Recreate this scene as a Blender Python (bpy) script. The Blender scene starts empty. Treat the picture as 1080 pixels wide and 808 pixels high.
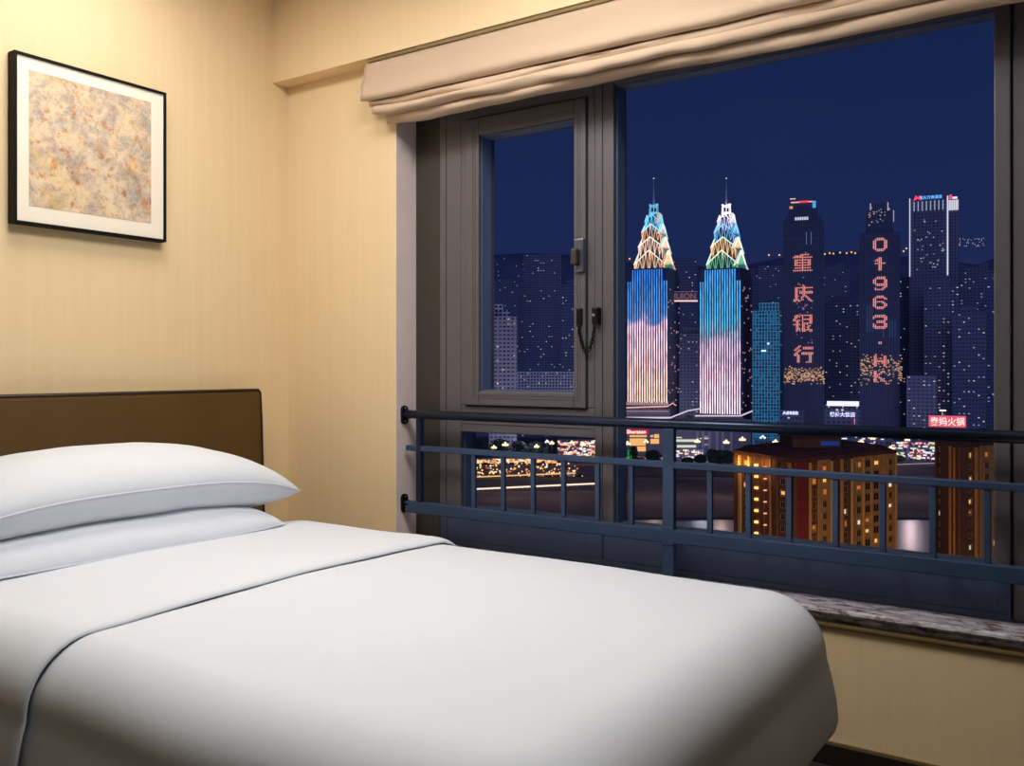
import bpy, bmesh, math, random
from mathutils import Vector, Matrix, noise
SC = bpy.context.scene
COL = SC.collection
PI = math.pi
random.seed(7)

# ------------------------------------------------------------------ camera
FPX = 954.0
YAW = math.radians(34.3)
CAM = Vector((3.451, -3.086, 1.25))
F = Vector((-math.sin(YAW), math.cos(YAW), 0)); R = Vector((math.cos(YAW), math.sin(YAW), 0))
HY = 388.0
cam = bpy.data.cameras.new('camera'); co = bpy.data.objects.new('camera', cam); COL.objects.link(co)
co.location = CAM; co.rotation_euler = (PI/2, 0, YAW)
cam.sensor_width = 36; cam.lens = 36*FPX/1080; cam.shift_y = -(404-HY)/1080
cam.clip_start = .05; cam.clip_end = 8000
SC.camera = co

def zc(py, d): return -(py-HY)*d/FPX + CAM.z          # height seen at image row py, d metres away
def plan(px, d):                                       # ground position d metres ahead, along bearing px
    r = (px-540)/FPX
    p = CAM + F*d + R*(r*d); return Vector((p.x, p.y, 0))
def xw(px, Y):                                         # X on the plane y=Y
    r = (px-540)/FPX; d = F + R*r; z = (Y-CAM.y)/d.y
    return CAM.x + d.x*z

# ------------------------------------------------------------------ materials
def srgb(c):
    return tuple(((v/255)/12.92 if v/255 <= .04045 else ((v/255+.055)/1.055)**2.4) for v in c)
def mat(name, col, rough=.6, metal=0, spec=.5, noise_s=None, noise_a=.15, bump=0, bump_s=60, sheen=0, scale=(1,1,1)):
    m = bpy.data.materials.new(name); m.use_nodes = True; nt = m.node_tree; b = nt.nodes['Principled BSDF']
    c = srgb(col); b.inputs['Base Color'].default_value = (*c, 1); b.inputs['Roughness'].default_value = rough
    b.inputs['Metallic'].default_value = metal; b.inputs['Specular IOR Level'].default_value = spec
    if sheen: b.inputs['Sheen Weight'].default_value = sheen
    tc = nt.nodes.new('ShaderNodeTexCoord'); mp = nt.nodes.new('ShaderNodeMapping'); mp.inputs['Scale'].default_value = scale
    nt.links.new(tc.outputs['Object'], mp.inputs['Vector'])
    if noise_s:
        n = nt.nodes.new('ShaderNodeTexNoise'); n.inputs['Scale'].default_value = noise_s; n.inputs['Detail'].default_value = 5
        nt.links.new(mp.outputs[0], n.inputs['Vector'])
        r = nt.nodes.new('ShaderNodeValToRGB'); r.color_ramp.elements[0].position = .3; r.color_ramp.elements[1].position = .7
        r.color_ramp.elements[0].color = (*[v*(1-noise_a) for v in c], 1); r.color_ramp.elements[1].color = (*[min(1, v*(1+noise_a)) for v in c], 1)
        nt.links.new(n.outputs['Fac'], r.inputs[0]); nt.links.new(r.outputs[0], b.inputs['Base Color'])
    if bump:
        n2 = nt.nodes.new('ShaderNodeTexNoise'); n2.inputs['Scale'].default_value = bump_s; n2.inputs['Detail'].default_value = 6
        nt.links.new(mp.outputs[0], n2.inputs['Vector'])
        bp = nt.nodes.new('ShaderNodeBump'); bp.inputs['Strength'].default_value = bump; bp.inputs['Distance'].default_value = .01
        nt.links.new(n2.outputs['Fac'], bp.inputs['Height']); nt.links.new(bp.outputs[0], b.inputs['Normal'])
    return m
def emit(name, col, s=1.0, sample=False):
    m = bpy.data.materials.new(name); m.use_nodes = True; nt = m.node_tree
    b = nt.nodes['Principled BSDF']; b.inputs['Base Color'].default_value = (.02, .02, .02, 1)
    b.inputs['Emission Color'].default_value = (*srgb(col), 1); b.inputs['Emission Strength'].default_value = s
    if not sample: m.cycles.emission_sampling = 'NONE'
    return m
_em = {}
def E(col, s=1.0):
    k = (col, s)
    if k not in _em: _em[k] = emit('light_%d_%d_%d' % col, col, s)
    return _em[k]

def wallpaper(name, col):
    m = bpy.data.materials.new(name); m.use_nodes = True; nt = m.node_tree; b = nt.nodes['Principled BSDF']
    b.inputs['Roughness'].default_value = .85; b.inputs['Specular IOR Level'].default_value = .2
    tc = nt.nodes.new('ShaderNodeTexCoord'); sep = nt.nodes.new('ShaderNodeSeparateXYZ'); nt.links.new(tc.outputs['Object'], sep.inputs[0])
    add = nt.nodes.new('ShaderNodeMath'); add.operation = 'ADD'; nt.links.new(sep.outputs['X'], add.inputs[0]); nt.links.new(sep.outputs['Y'], add.inputs[1])
    zz = nt.nodes.new('ShaderNodeMath'); zz.operation = 'MULTIPLY'; zz.inputs[1].default_value = .03; nt.links.new(sep.outputs['Z'], zz.inputs[0])
    cb = nt.nodes.new('ShaderNodeCombineXYZ'); nt.links.new(add.outputs[0], cb.inputs[0]); nt.links.new(zz.outputs[0], cb.inputs[1])
    n = nt.nodes.new('ShaderNodeTexNoise'); n.inputs['Scale'].default_value = 26; n.inputs['Detail'].default_value = 8; n.inputs['Roughness'].default_value = .75
    nt.links.new(cb.outputs[0], n.inputs['Vector'])
    r = nt.nodes.new('ShaderNodeValToRGB'); c = srgb(col)
    r.color_ramp.elements[0].position = .3; r.color_ramp.elements[1].position = .7
    r.color_ramp.elements[0].color = (*[v*.955 for v in c], 1); r.color_ramp.elements[1].color = (*[min(1, v*1.025) for v in c], 1)
    nt.links.new(n.outputs['Fac'], r.inputs[0]); nt.links.new(r.outputs[0], b.inputs['Base Color'])
    return m
M = {}
M['wall'] = wallpaper('cream_wallpaper', (240, 213, 168))
M['dim'] = mat('unseen_wall_grey', (104, 102, 100), .6)  # unseen walls, grey chosen to set the fill light on the bed
M['ceil'] = mat('ceiling_paint', (240, 232, 215), .9)
M['floor'] = mat('dark_carpet', (30, 28, 27), .95, noise_s=40, noise_a=.4, bump=.3, bump_s=300)
M['base'] = mat('dark_skirting', (40, 28, 20), .5)
M['jamb'] = mat('jamb_paint', (238, 220, 214), .8, noise_s=8, noise_a=.04)
M['frame'] = mat('window_aluminium', (100, 95, 99), .42, .2, noise_s=3, noise_a=.06)
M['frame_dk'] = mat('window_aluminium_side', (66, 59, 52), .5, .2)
M['gasket'] = mat('rubber_gasket', (18, 17, 18), .7)
M['bead'] = mat('glazing_bead', (92, 110, 142), .35, .2)
M['apron'] = mat('apron_sky_tint', (70, 80, 112), .45, .2, noise_s=3, noise_a=.08)  # the sky's blue cast is put into the panel colour
M['rail'] = mat('railing_sky_tint', (60, 80, 112), .32, .3, noise_s=5, noise_a=.1)  # blue light from the sky mixed into the railing colour
M['rail_dk'] = mat('railing_dark_sky_tint', (34, 46, 70), .28, .4)  # darker railing colour with the same blue cast
M['black'] = mat('black_iron', (16, 15, 16), .4, .5)
M['steel'] = mat('latch_steel', (120, 125, 140), .3, .8)
M['cloth'] = mat('white_cotton', (222, 226, 233), .85, spec=.2, bump=.08, bump_s=900)
M['cloth2'] = mat('white_percale', (225, 229, 236), .8, spec=.2, bump=.08, bump_s=700)
M['mattress'] = mat('mattress_ticking', (215, 215, 212), .9)
M['bedbase'] = mat('bed_base_fabric', (36, 28, 22), .9)
M['head'] = mat('olive_brown_leather', (90, 66, 26), .55, spec=.35, noise_s=4, noise_a=.1, bump=.15, bump_s=400)
M['piping'] = mat('dark_piping', (42, 26, 12), .5)
M['shade'] = mat('beige_blind_fabric', (205, 178, 152), .9, spec=.15, noise_s=300, noise_a=.05, bump=.25, bump_s=500, sheen=.2)
M['pframe'] = mat('black_picture_frame', (6, 5, 4), .6, spec=.2)
M['mount'] = mat('ivory_mount', (246, 236, 216), .9)
M['gold'] = mat('olive_gilt_moulding', (128, 104, 62), .5)

def sill_mat():
    m = mat('brown_marble', (120, 105, 100), .22, spec=.6); nt = m.node_tree; b = nt.nodes['Principled BSDF']
    tc = nt.nodes.new('ShaderNodeTexCoord'); n = nt.nodes.new('ShaderNodeTexNoise'); n.inputs['Scale'].default_value = 34; n.inputs['Detail'].default_value = 9; n.inputs['Roughness'].default_value = .8
    mp = nt.nodes.new('ShaderNodeMapping'); mp.inputs['Scale'].default_value = (.45, 1, 1.6)
    nt.links.new(tc.outputs['Object'], mp.inputs[0]); nt.links.new(mp.outputs[0], n.inputs['Vector'])
    r = nt.nodes.new('ShaderNodeValToRGB'); e = r.color_ramp.elements
    e[0].position = .34; e[0].color = (*srgb((62, 44, 34)), 1); e[1].position = .62; e[1].color = (*srgb((214, 210, 220)), 1)
    x = e.new(.43); x.color = (*srgb((124, 104, 94)), 1); x = e.new(.50); x.color = (*srgb((176, 170, 180)), 1)  # pale bluish stops also carry light reflected off the sill top
    nt.links.new(n.outputs['Fac'], r.inputs[0]); nt.links.new(r.outputs[0], b.inputs['Base Color']); return m
M['sill'] = sill_mat()
def print_mat():
    m = mat('abstract_print', (200, 190, 170), .8); nt = m.node_tree; b = nt.nodes['Principled BSDF']; L = nt.links.new
    tc = nt.nodes.new('ShaderNodeTexCoord')
    def N(s, d=6, r=.65, off=0, dist=0):
        mp = nt.nodes.new('ShaderNodeMapping'); mp.inputs['Location'].default_value = (off, off*.7, off*.3); L(tc.outputs['Object'], mp.inputs[0])
        n = nt.nodes.new('ShaderNodeTexNoise'); n.inputs['Scale'].default_value = s; n.inputs['Detail'].default_value = d; n.inputs['Roughness'].default_value = r; n.inputs['Distortion'].default_value = dist
        L(mp.outputs[0], n.inputs['Vector']); return n.outputs['Fac']
    def ramp(f, st):
        r = nt.nodes.new('ShaderNodeValToRGB'); e = r.color_ramp.elements
        e[0].position = st[0][0]; e[0].color = (*srgb(st[0][1]), 1); e[1].position = st[-1][0]; e[1].color = (*srgb(st[-1][1]), 1)
        for p, c in st[1:-1]:
            q = e.new(p); q.color = (*srgb(c), 1)
        L(f, r.inputs[0]); return r.outputs[0]
    def mix(a, c, f):
        x = nt.nodes.new('ShaderNodeMix'); x.data_type = 'RGBA'; L(f, x.inputs['Factor']); L(a, x.inputs[6]); L(c, x.inputs[7]); return x.outputs[2]
    basec = ramp(N(9, 8, .7, 0, .2), [(.32, (150, 128, 112)), (.45, (204, 180, 156)), (.55, (232, 208, 172)), (.7, (206, 182, 154))])
    yel = ramp(N(7, 5, .6, 3), [(0, (240, 205, 130)), (1, (232, 190, 110))])
    c1 = mix(basec, yel, ramp(N(6, 4, .6, 11), [(.55, (0, 0, 0)), (.66, (180, 180, 180))]))
    gry = ramp(N(60, 4, .7, 5), [(.35, (120, 108, 104)), (.65, (196, 186, 176))])
    c2 = mix(c1, gry, ramp(N(11, 9, .8, 21, .4), [(.5, (0, 0, 0)), (.58, (210, 210, 210))]))
    org = ramp(N(30, 3, .6, 8), [(.4, (188, 96, 24)), (.65, (240, 180, 80))])
    c3 = mix(c2, org, ramp(N(20, 6, .8, 31, .2), [(.54, (0, 0, 0)), (.60, (225, 225, 225))]))
    drk = ramp(N(50, 3, .6, 2), [(.4, (92, 80, 74)), (.6, (150, 140, 130))])
    c4 = mix(c3, drk, ramp(N(30, 9, .85, 44, .5), [(.6, (0, 0, 0)), (.66, (230, 230, 230))]))
    L(c4, b.inputs['Base Color']); return m
M['print'] = print_mat()
def glass_mat():
    m = bpy.data.materials.new('window_glass'); m.use_nodes = True; nt = m.node_tree; nt.nodes.clear()
    o = nt.nodes.new('ShaderNodeOutputMaterial'); t = nt.nodes.new('ShaderNodeBsdfTransparent'); g = nt.nodes.new('ShaderNodeBsdfGlossy')
    t.inputs[0].default_value = (.97, .98, 1, 1); g.inputs['Roughness'].default_value = .02
    fr = nt.nodes.new('ShaderNodeFresnel'); fr.inputs[0].default_value = 1.025
    x = nt.nodes.new('ShaderNodeMixShader'); L = nt.links.new
    L(fr.outputs[0], x.inputs[0]); L(t.outputs[0], x.inputs[1]); L(g.outputs[0], x.inputs[2]); L(x.outputs[0], o.inputs[0]); return m
M['glass'] = glass_mat()

# ------------------------------------------------------------------ mesh helpers
class MB:
    def __init__(s): s.bm = bmesh.new()
    def box(s, x0, x1, y0, y1, z0, z1, mi=0, mtx=None):
        v = [Vector((x, y, z)) for z in (z0, z1) for y in (y0, y1) for x in (x0, x1)]
        if mtx is not None: v = [mtx @ q for q in v]
        v = [s.bm.verts.new(q) for q in v]
        for f in ((0, 2, 3, 1), (4, 5, 7, 6), (0, 1, 5, 4), (2, 6, 7, 3), (0, 4, 6, 2), (1, 3, 7, 5)):
            s.bm.faces.new([v[i] for i in f]).material_index = mi
        return s
    def bar(s, a, b, w, h=None, mi=0, n=4, roll=PI/4):
        a = Vector(a); b = Vector(b); d = (b-a); 
        if d.length < 1e-6: return s
        d.normalize(); up = Vector((0, 0, 1)) if abs(d.z) < .95 else Vector((0, 1, 0))
        u = d.cross(up).normalized(); t = u.cross(d).normalized(); h = w if h is None else h
        k = math.sqrt(2) if n == 4 else 1
        rings = []
        for p in (a, b):
            rings.append([s.bm.verts.new(p + u*(w/2*k*math.cos(roll+2*PI*i/n)) + t*(h/2*k*math.sin(roll+2*PI*i/n))) for i in range(n)])
        for i in range(n):
            j = (i+1) % n; s.bm.faces.new([rings[0][i], rings[0][j], rings[1][j], rings[1][i]]).material_index = mi
        s.bm.faces.new(rings[0][::-1]).material_index = mi; s.bm.faces.new(rings[1]).material_index = mi
        return s
    def tube(s, pts, r, n=8, closed=False, mi=0):
        pts = [Vector(p) for p in pts]; rings = []; N = len(pts)
        for i, p in enumerate(pts):
            q0 = pts[i-1] if (i > 0 or closed) else p; q1 = pts[(i+1) % N] if (i < N-1 or closed) else p
            d = (q1-q0).normalized(); up = Vector((0, 0, 1)) if abs(d.z) < .9 else Vector((0, 1, 0))
            u = d.cross(up).normalized(); t = u.cross(d)
            rings.append([s.bm.verts.new(p + (u*math.cos(2*PI*k/n)+t*math.sin(2*PI*k/n))*r) for k in range(n)])
        for i in range(N if closed else N-1):
            A, B = rings[i], rings[(i+1) % N]
            for k in range(n): s.bm.faces.new([A[k], A[(k+1) % n], B[(k+1) % n], B[k]]).material_index = mi
        if not closed:
            s.bm.faces.new(rings[0][::-1]); s.bm.faces.new(rings[-1])
        return s
    def poly(s, pts, mi=0):
        f = s.bm.faces.new([s.bm.verts.new(Vector(p)) for p in pts]); f.material_index = mi; return s
    def prism(s, foot, z0, z1, mi=0, shrink=None):
        n = len(foot); c = sum((Vector((p[0], p[1])) for p in foot), Vector((0, 0)))/n
        lo = [s.bm.verts.new((p[0], p[1], z0)) for p in foot]
        k = 1 if shrink is None else shrink
        hi = [s.bm.verts.new((c.x+(p[0]-c.x)*k, c.y+(p[1]-c.y)*k, z1)) for p in foot]
        for i in range(n):
            j = (i+1) % n; s.bm.faces.new([lo[i], lo[j], hi[j], hi[i]]).material_index = mi
        s.bm.faces.new(lo[::-1]).material_index = mi; s.bm.faces.new(hi).material_index = mi
        return s
    def ball(s, c, r, sub=2, sc=(1, 1, 1), mi=0):
        ret = bmesh.ops.create_icosphere(s.bm, subdivisions=sub, radius=r, matrix=Matrix.Translation(Vector(c)) @ Matrix.Diagonal((*sc, 1)))
        for v in ret['verts']:
            for f in v.link_faces: f.material_index = mi
        return s
    def build(s, name, mats, parent=None, bevel=0, smooth=False, seg=2):
        if not isinstance(mats, (list, tuple)): mats = [mats]
        bmesh.ops.recalc_face_normals(s.bm, faces=s.bm.faces)
        me = bpy.data.meshes.new(name)
        s.bm.to_mesh(me); s.bm.free()
        for m in mats: me.materials.append(m)
        if smooth:
            for p in me.polygons: p.use_smooth = True
        o = bpy.data.objects.new(name, me); COL.objects.link(o)
        if parent is not None: o.parent = parent
        if bevel:
            b = o.modifiers.new('bevel', 'BEVEL'); b.width = bevel; b.segments = seg; b.limit_method = 'ANGLE'; b.angle_limit = math.radians(40)
        return o
def pieces(mb, name, mats, parent, limit=100):
    """every loose piece of the mesh becomes an object of its own"""
    bm = mb.bm; bmesh.ops.recalc_face_normals(bm, faces=bm.faces); seen = set(); out = []
    if not isinstance(mats, (list, tuple)): mats = [mats]
    for v in bm.verts:
        if v in seen: continue
        st = [v]; seen.add(v); comp = []
        while st:
            q = st.pop(); comp.append(q)
            for e in q.link_edges:
                w_ = e.other_vert(q)
                if w_ not in seen: seen.add(w_); st.append(w_)
        ix = {q: i for i, q in enumerate(comp)}; fs = {f for q in comp for f in q.link_faces}
        me = bpy.data.meshes.new(name); me.from_pydata([q.co[:] for q in comp], [], [[ix[q] for q in f.verts] for f in fs]); me.update()
        for m in mats: me.materials.append(m)
        o = bpy.data.objects.new(name, me); COL.objects.link(o); o.parent = parent; out.append(o)
    bm.free(); return out
def tag(o, label=None, cat=None, group=None, kind=None):
    if label: o['label'] = label
    if cat: o['category'] = cat
    if group: o['group'] = group
    if kind: o['kind'] = kind
    return o
def empty(name, loc=(0, 0, 0), rz=0, label=None, cat=None, group=None, kind=None):
    o = bpy.data.objects.new(name, None); COL.objects.link(o); o.location = loc; o.rotation_euler = (0, 0, rz); o.empty_display_size = .1
    return tag(o, label, cat, group, kind)
def copy_tree(o, parent=None):
    c = o.copy(); COL.objects.link(c)
    if parent is not None: c.parent = parent
    for ch in list(o.children): copy_tree(ch, c)
    return c

# ================================================================== ROOM
XR, YB, ZT = 5.2, -4.6, 3.12
OX0, OX1, OZ0, OZ1 = .712, 3.33, .405, 2.45      # window opening
m = MB(); m.box(-.15, XR+.15, YB-.15, .30, -.20, -.07); tag(m.build('floor', M['floor']), kind='structure')
m = MB(); m.box(-.15, XR+.15, YB-.15, .30, ZT, ZT+.12); tag(m.build('ceiling', M['ceil']), kind='structure')
m = MB(); m.box(-.15, 0, YB-.15, .30, -.07, ZT); tag(m.build('wall_left', M['wall']), kind='structure')
m = MB(); m.box(XR, XR+.15, YB, .30, -.07, ZT); tag(m.build('wall_right', M['dim']), kind='structure')
m = MB(); m.box(0, XR, YB-.15, YB, -.07, ZT); tag(m.build('wall_front', M['dim']), kind='structure')
m = MB()
m.box(0, OX0-.004, 0, .28, -.07, ZT); m.box(OX1+.004, XR, 0, .28, -.07, ZT); m.box(OX0-.004, OX1+.004, 0, .28, -.07, OZ0); m.box(OX0-.004, OX1+.004, 0, .28, OZ1+.004, ZT)
tag(m.build('wall_back', M['wall']), kind='structure')
m = MB(); m.box(0, XR, -.096, 0, 2.64, ZT); tag(m.build('trim_1', M['wall']), kind='structure')
m = MB(); m.box(OX0-.004, OX0, .0, .28, OZ0, OZ1); m.box(OX1, OX1+.004, .0, .28, OZ0, OZ1); m.box(OX0, OX1, .0, .28, OZ1, OZ1+.004)
tag(m.build('trim_2', M['jamb']), kind='structure')
m = MB(); m.box(0, XR, -.008, 0, .0, .008); tag(m.build('trim_3', M['gold']), kind='structure')
m = MB(); m.box(.0, XR, -.012, 0, -.07, .0); tag(m.build('baseboard_back', M['base'], bevel=.003), kind='structure')
m = MB(); m.box(0, .012, YB, -.012, -.07, .0); tag(m.build('baseboard_left', M['base'], bevel=.003), kind='structure')

# ------------------------------------------------------------------ window
win = empty('window_1', (0, 0, 0), kind='structure')
FY = .125
m = MB()
m.box(OX0, .862, FY+.012, .24, .455, OZ1)
m.build('side_panel', M['frame_dk'], win, bevel=.002)
m = MB()
m.box(.862, .984, FY, .24, .62, OZ1); m.box(.984, 1.665, FY, .24, .965, 1.085); m.box(.984, 1.665, FY, .24, 2.35, OZ1)
m.box(1.618, 1.665, FY, .24, 1.085, 2.35); m.box(.984, 1.020, FY, .24, 1.085, 2.35)
m.box(1.665, 1.751, FY, .24, .62, OZ1); m.box(1.751, 3.099, FY, .24, 2.385, OZ1); m.box(3.099, 3.145, FY, .24, .62, OZ1)
m.box(3.150, OX1, FY+.012, .24, .455, OZ1)
m.box(.866, 3.145, FY, .24, .594, .625)
m.build('window_frame', M['frame'], win, bevel=.004)
m = MB()   # thin grooves
m.box(1.700, 1.703, FY-.0015, FY, .63, 2.44); m.box(3.190, 3.193, FY+.010, FY+.012, .62, 2.44); m.box(3.24, 3.245, FY+.010, FY+.012, .62, 2.44)
m.box(.900, .902, FY-.0015, FY, .63, 2.44); m.box(.99, 1.66, FY-.0015, FY, 1.0, 1.0025)
m.box(.855, .864, FY+.009, FY+.0115, .455, 2.44)
pieces(m, 'frame_groove', M['gasket'], win)
m = MB()   # blue-grey beads at the glass
m.box(.984, .990, .15, .215, .625, .965); m.box(1.751, 1.757, .15, .215, .625, 2.385); m.box(.984, 1.66, .2, .214, .625, .630); m.box(1.751, 3.099, .2, .214, .625, .630)
m.box(1.757, 3.099, .15, .215, 2.379, 2.385)
m.build('glazing_bead', M['bead'], win)
m = MB(); m.box(.984, 1.665, .214, .222, .625, .965); m.build('glass_pane', M['glass'], win)
m = MB(); m.box(1.751, 3.099, .214, .222, .625, 2.385); m.build('glass_pane', M['glass'], win)
# casement sash
sx0, sx1, sz0, sz1 = 1.017, 1.629, 1.085, 2.349
m = MB(); m.box(sx0-.006, sx0, FY-.002, FY+.03, sz0-.006, sz1+.006); m.box(sx1, sx1+.006, FY-.002, FY+.03, sz0-.006, sz1+.006)
m.box(sx0, sx1, FY-.002, FY+.03, sz0-.006, sz0); m.box(sx0, sx1, FY-.002, FY+.03, sz1, sz1+.006); m.build('gasket', M['gasket'], win)
ix0, ix1, iz0, iz1 = 1.091, 1.574, 1.148, 2.272
m = MB(); y0, y1 = FY-.012, .235
m.box(sx0, ix0, y0, y1, sz0, sz1); m.box(ix1, sx1, y0, y1, sz0, sz1); m.box(ix0, ix1, y0, y1, sz0, iz0); m.box(ix0, ix1, y0, y1, iz1, sz1)
sash = m.build('casement_sash', M['frame'], win, bevel=.004)
m = MB(); b = .012
m.box(ix0, ix0+.006, y0+.02, .2, iz0, iz1); m.box(ix1-.006, ix1, y0+.02, .2, iz0, iz1); m.box(ix0, ix1, y0+.02, .2, iz1-.006, iz1); m.box(ix0, ix1, y0+.02, .2, iz0, iz0+.006)
m.build('glazing_bead', M['bead'], sash)
m = MB()
for a in (.018, .030):
    m.box(ix0-a-.0015, ix0-a, y0-.0012, y0, iz0-a, iz1+a); m.box(ix0-a, ix1+a, y0-.0012, y0, iz0-a-.0015, iz0-a); m.box(ix0-a, ix1+a, y0-.0012, y0, iz1+a, iz1+a+.0015)
    m.box(ix1+a, ix1+a+.0015, y0-.0012, y0, iz0-a, iz1+a)
pieces(m, 'frame_groove', M['frame_dk'], sash)
m = MB(); m.box(ix0, ix1, .2, .208, iz0, iz1); m.build('glass_pane', M['glass'], sash)
# latch on the sash
lx = 1.600
m = MB(); m.box(lx-.017, lx+.021, y0-.014, y0, 1.64, 1.775); m.box(lx+.022, lx+.030, y0-.02, y0, 1.64, 1.775); la = m.build('latch', M['steel'], sash, bevel=.004)
m = MB(); m.box(lx-.018, lx+.012, y0-.045, y0-.014, 1.665, 1.735); m.build('handle', M['frame_dk'], la, bevel=.010, seg=3)
# safety chain with its two plates
m = MB(); m.box(1.592, 1.617, y0-.012, y0, 1.425, 1.492)
ch = m.build('safety_chain', M['black'], win, bevel=.003)
m = MB(); m.box(1.665, 1.697, FY-.028, FY, 1.424, 1.494); cl = m.build('chain_lock', M['black'], ch, bevel=.006)
m = MB(); m.tube([(1.678, FY-.034, 1.462), (1.678, FY-.027, 1.462)], .006, 12); m.build('keyhole', mat('bright_brass', (220, 215, 205), .2, .9), ch)
pts = []
for i in range(60):
    t = i/59; x = 1.603 + t*(1.678-1.603); z = 1.428 + 0*t - .112*(1-(2*t-1)**2)**.8; pts.append(Vector((x, FY-.022, z)))
# links evenly along the hanging curve
seg = [0]
for i in range(1, 60): seg.append(seg[-1]+(pts[i]-pts[i-1]).length)
def along(s):
    for i in range(1, 60):
        if seg[i] >= s: return pts[i-1].lerp(pts[i], (s-seg[i-1])/max(1e-6, seg[i]-seg[i-1])), (pts[i]-pts[i-1]).normalized()
    return pts[-1], (pts[-1]-pts[-2]).normalized()
nl = 15
for k in range(nl):
    p, d = along(seg[-1]*(k+.5)/nl); L = seg[-1]/nl*.82
    side = Vector((0, 1, 0)) if k % 2 else d.cross(Vector((0, 1, 0)))
    m = MB(); m.tube([p + d*(L*math.cos(a)) + side*(.0062*math.sin(a)) for a in [2*PI*j/12 for j in range(12)]], .0024, 6, True)
    m.build('chain_link', M['black'], ch, smooth=True)
# apron and sill
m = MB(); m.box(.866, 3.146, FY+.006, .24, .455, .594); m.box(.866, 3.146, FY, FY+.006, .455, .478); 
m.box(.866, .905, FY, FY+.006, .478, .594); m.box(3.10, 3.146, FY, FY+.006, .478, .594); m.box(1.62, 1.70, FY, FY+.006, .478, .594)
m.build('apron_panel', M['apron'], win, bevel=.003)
m = MB()
prof = [(.135, .405), (.135, .455), (-.018, .455), (-.028, .450), (-.031, .442), (-.027, .434), (-.020, .430), (-.020, .422), (-.014, .414), (-.002, .405)]
for x0, x1 in ((OX0, OX1),):
    A = [m.bm.verts.new((x0, p[0], p[1])) for p in prof]; B = [m.bm.verts.new((x1, p[0], p[1])) for p in prof]
    for i in range(len(prof)):
        j = (i+1) % len(prof); m.bm.faces.new([A[i], A[j], B[j], B[i]])
    m.bm.faces.new(A[::-1]); m.bm.faces.new(B)
m.build('window_sill', M['sill'], win)
m = MB(); m.box(OX0, OX1, -.014, -.0005, .386, .4045); m.build('sill_moulding', M['gold'], win, bevel=.006)

# ------------------------------------------------------------------ railing
rail = empty('safety_railing', (0, .05, 0), 0, 'blue-grey metal safety railing across the lower half of the window', 'railing')
RY = 0.0
xe = OX1-.005
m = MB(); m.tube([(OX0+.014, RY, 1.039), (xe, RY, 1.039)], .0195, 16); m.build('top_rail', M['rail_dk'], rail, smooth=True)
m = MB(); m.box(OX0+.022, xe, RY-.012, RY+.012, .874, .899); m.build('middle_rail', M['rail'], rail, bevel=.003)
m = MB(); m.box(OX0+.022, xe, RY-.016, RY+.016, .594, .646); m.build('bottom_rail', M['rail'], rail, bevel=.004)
def rx(px): return xw(px, .05)
for px in (443, 706):
    x = rx(px); w = .013 if px == 443 else .023
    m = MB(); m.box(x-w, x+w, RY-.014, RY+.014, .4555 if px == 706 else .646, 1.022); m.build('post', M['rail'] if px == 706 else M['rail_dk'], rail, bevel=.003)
    if px == 706:
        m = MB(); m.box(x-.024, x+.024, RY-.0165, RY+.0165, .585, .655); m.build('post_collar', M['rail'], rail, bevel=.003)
for px in (500, 531, 562.5, 594.5, 630.5, 666, 749, 789.5, 832.5, 881.5, 931, 984, 1041.5):
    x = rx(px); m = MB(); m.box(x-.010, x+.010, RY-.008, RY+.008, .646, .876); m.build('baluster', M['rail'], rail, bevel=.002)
for z in (1.035, .632):
    for X, s in ((OX0, 1), (OX1, -1)):
        m = MB(); pl = []
        for k in range(24):
            a = 2*PI*k/24; pl.append((.021*math.cos(a), .036*(1 if math.sin(a) > 0 else -1)*min(1, abs(math.sin(a))) if 0 else .021*math.sin(a) + (.022 if math.sin(a) >= 0 else -.022)))
        A = [m.bm.verts.new((X, RY+p[0], z+p[1])) for p in pl]; B = [m.bm.verts.new((X+s*.010, RY+p[0], z+p[1])) for p in pl]
        for i in range(24): m.bm.faces.new([A[i], A[(i+1) % 24], B[(i+1) % 24], B[i]])
        m.bm.faces.new(A); m.bm.faces.new(B)
        m.tube([(X+s*.008, RY, z), (X+s*.04, RY, z)], .017, 12)
        br = m.build('wall_bracket', M['black'], rail)
        for dz in (-.030, .030):
            m = MB(); m.ball((X+s*.011, RY, z+dz), .005, 2); m.build('bolt', M['steel'], br, smooth=True)

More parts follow.
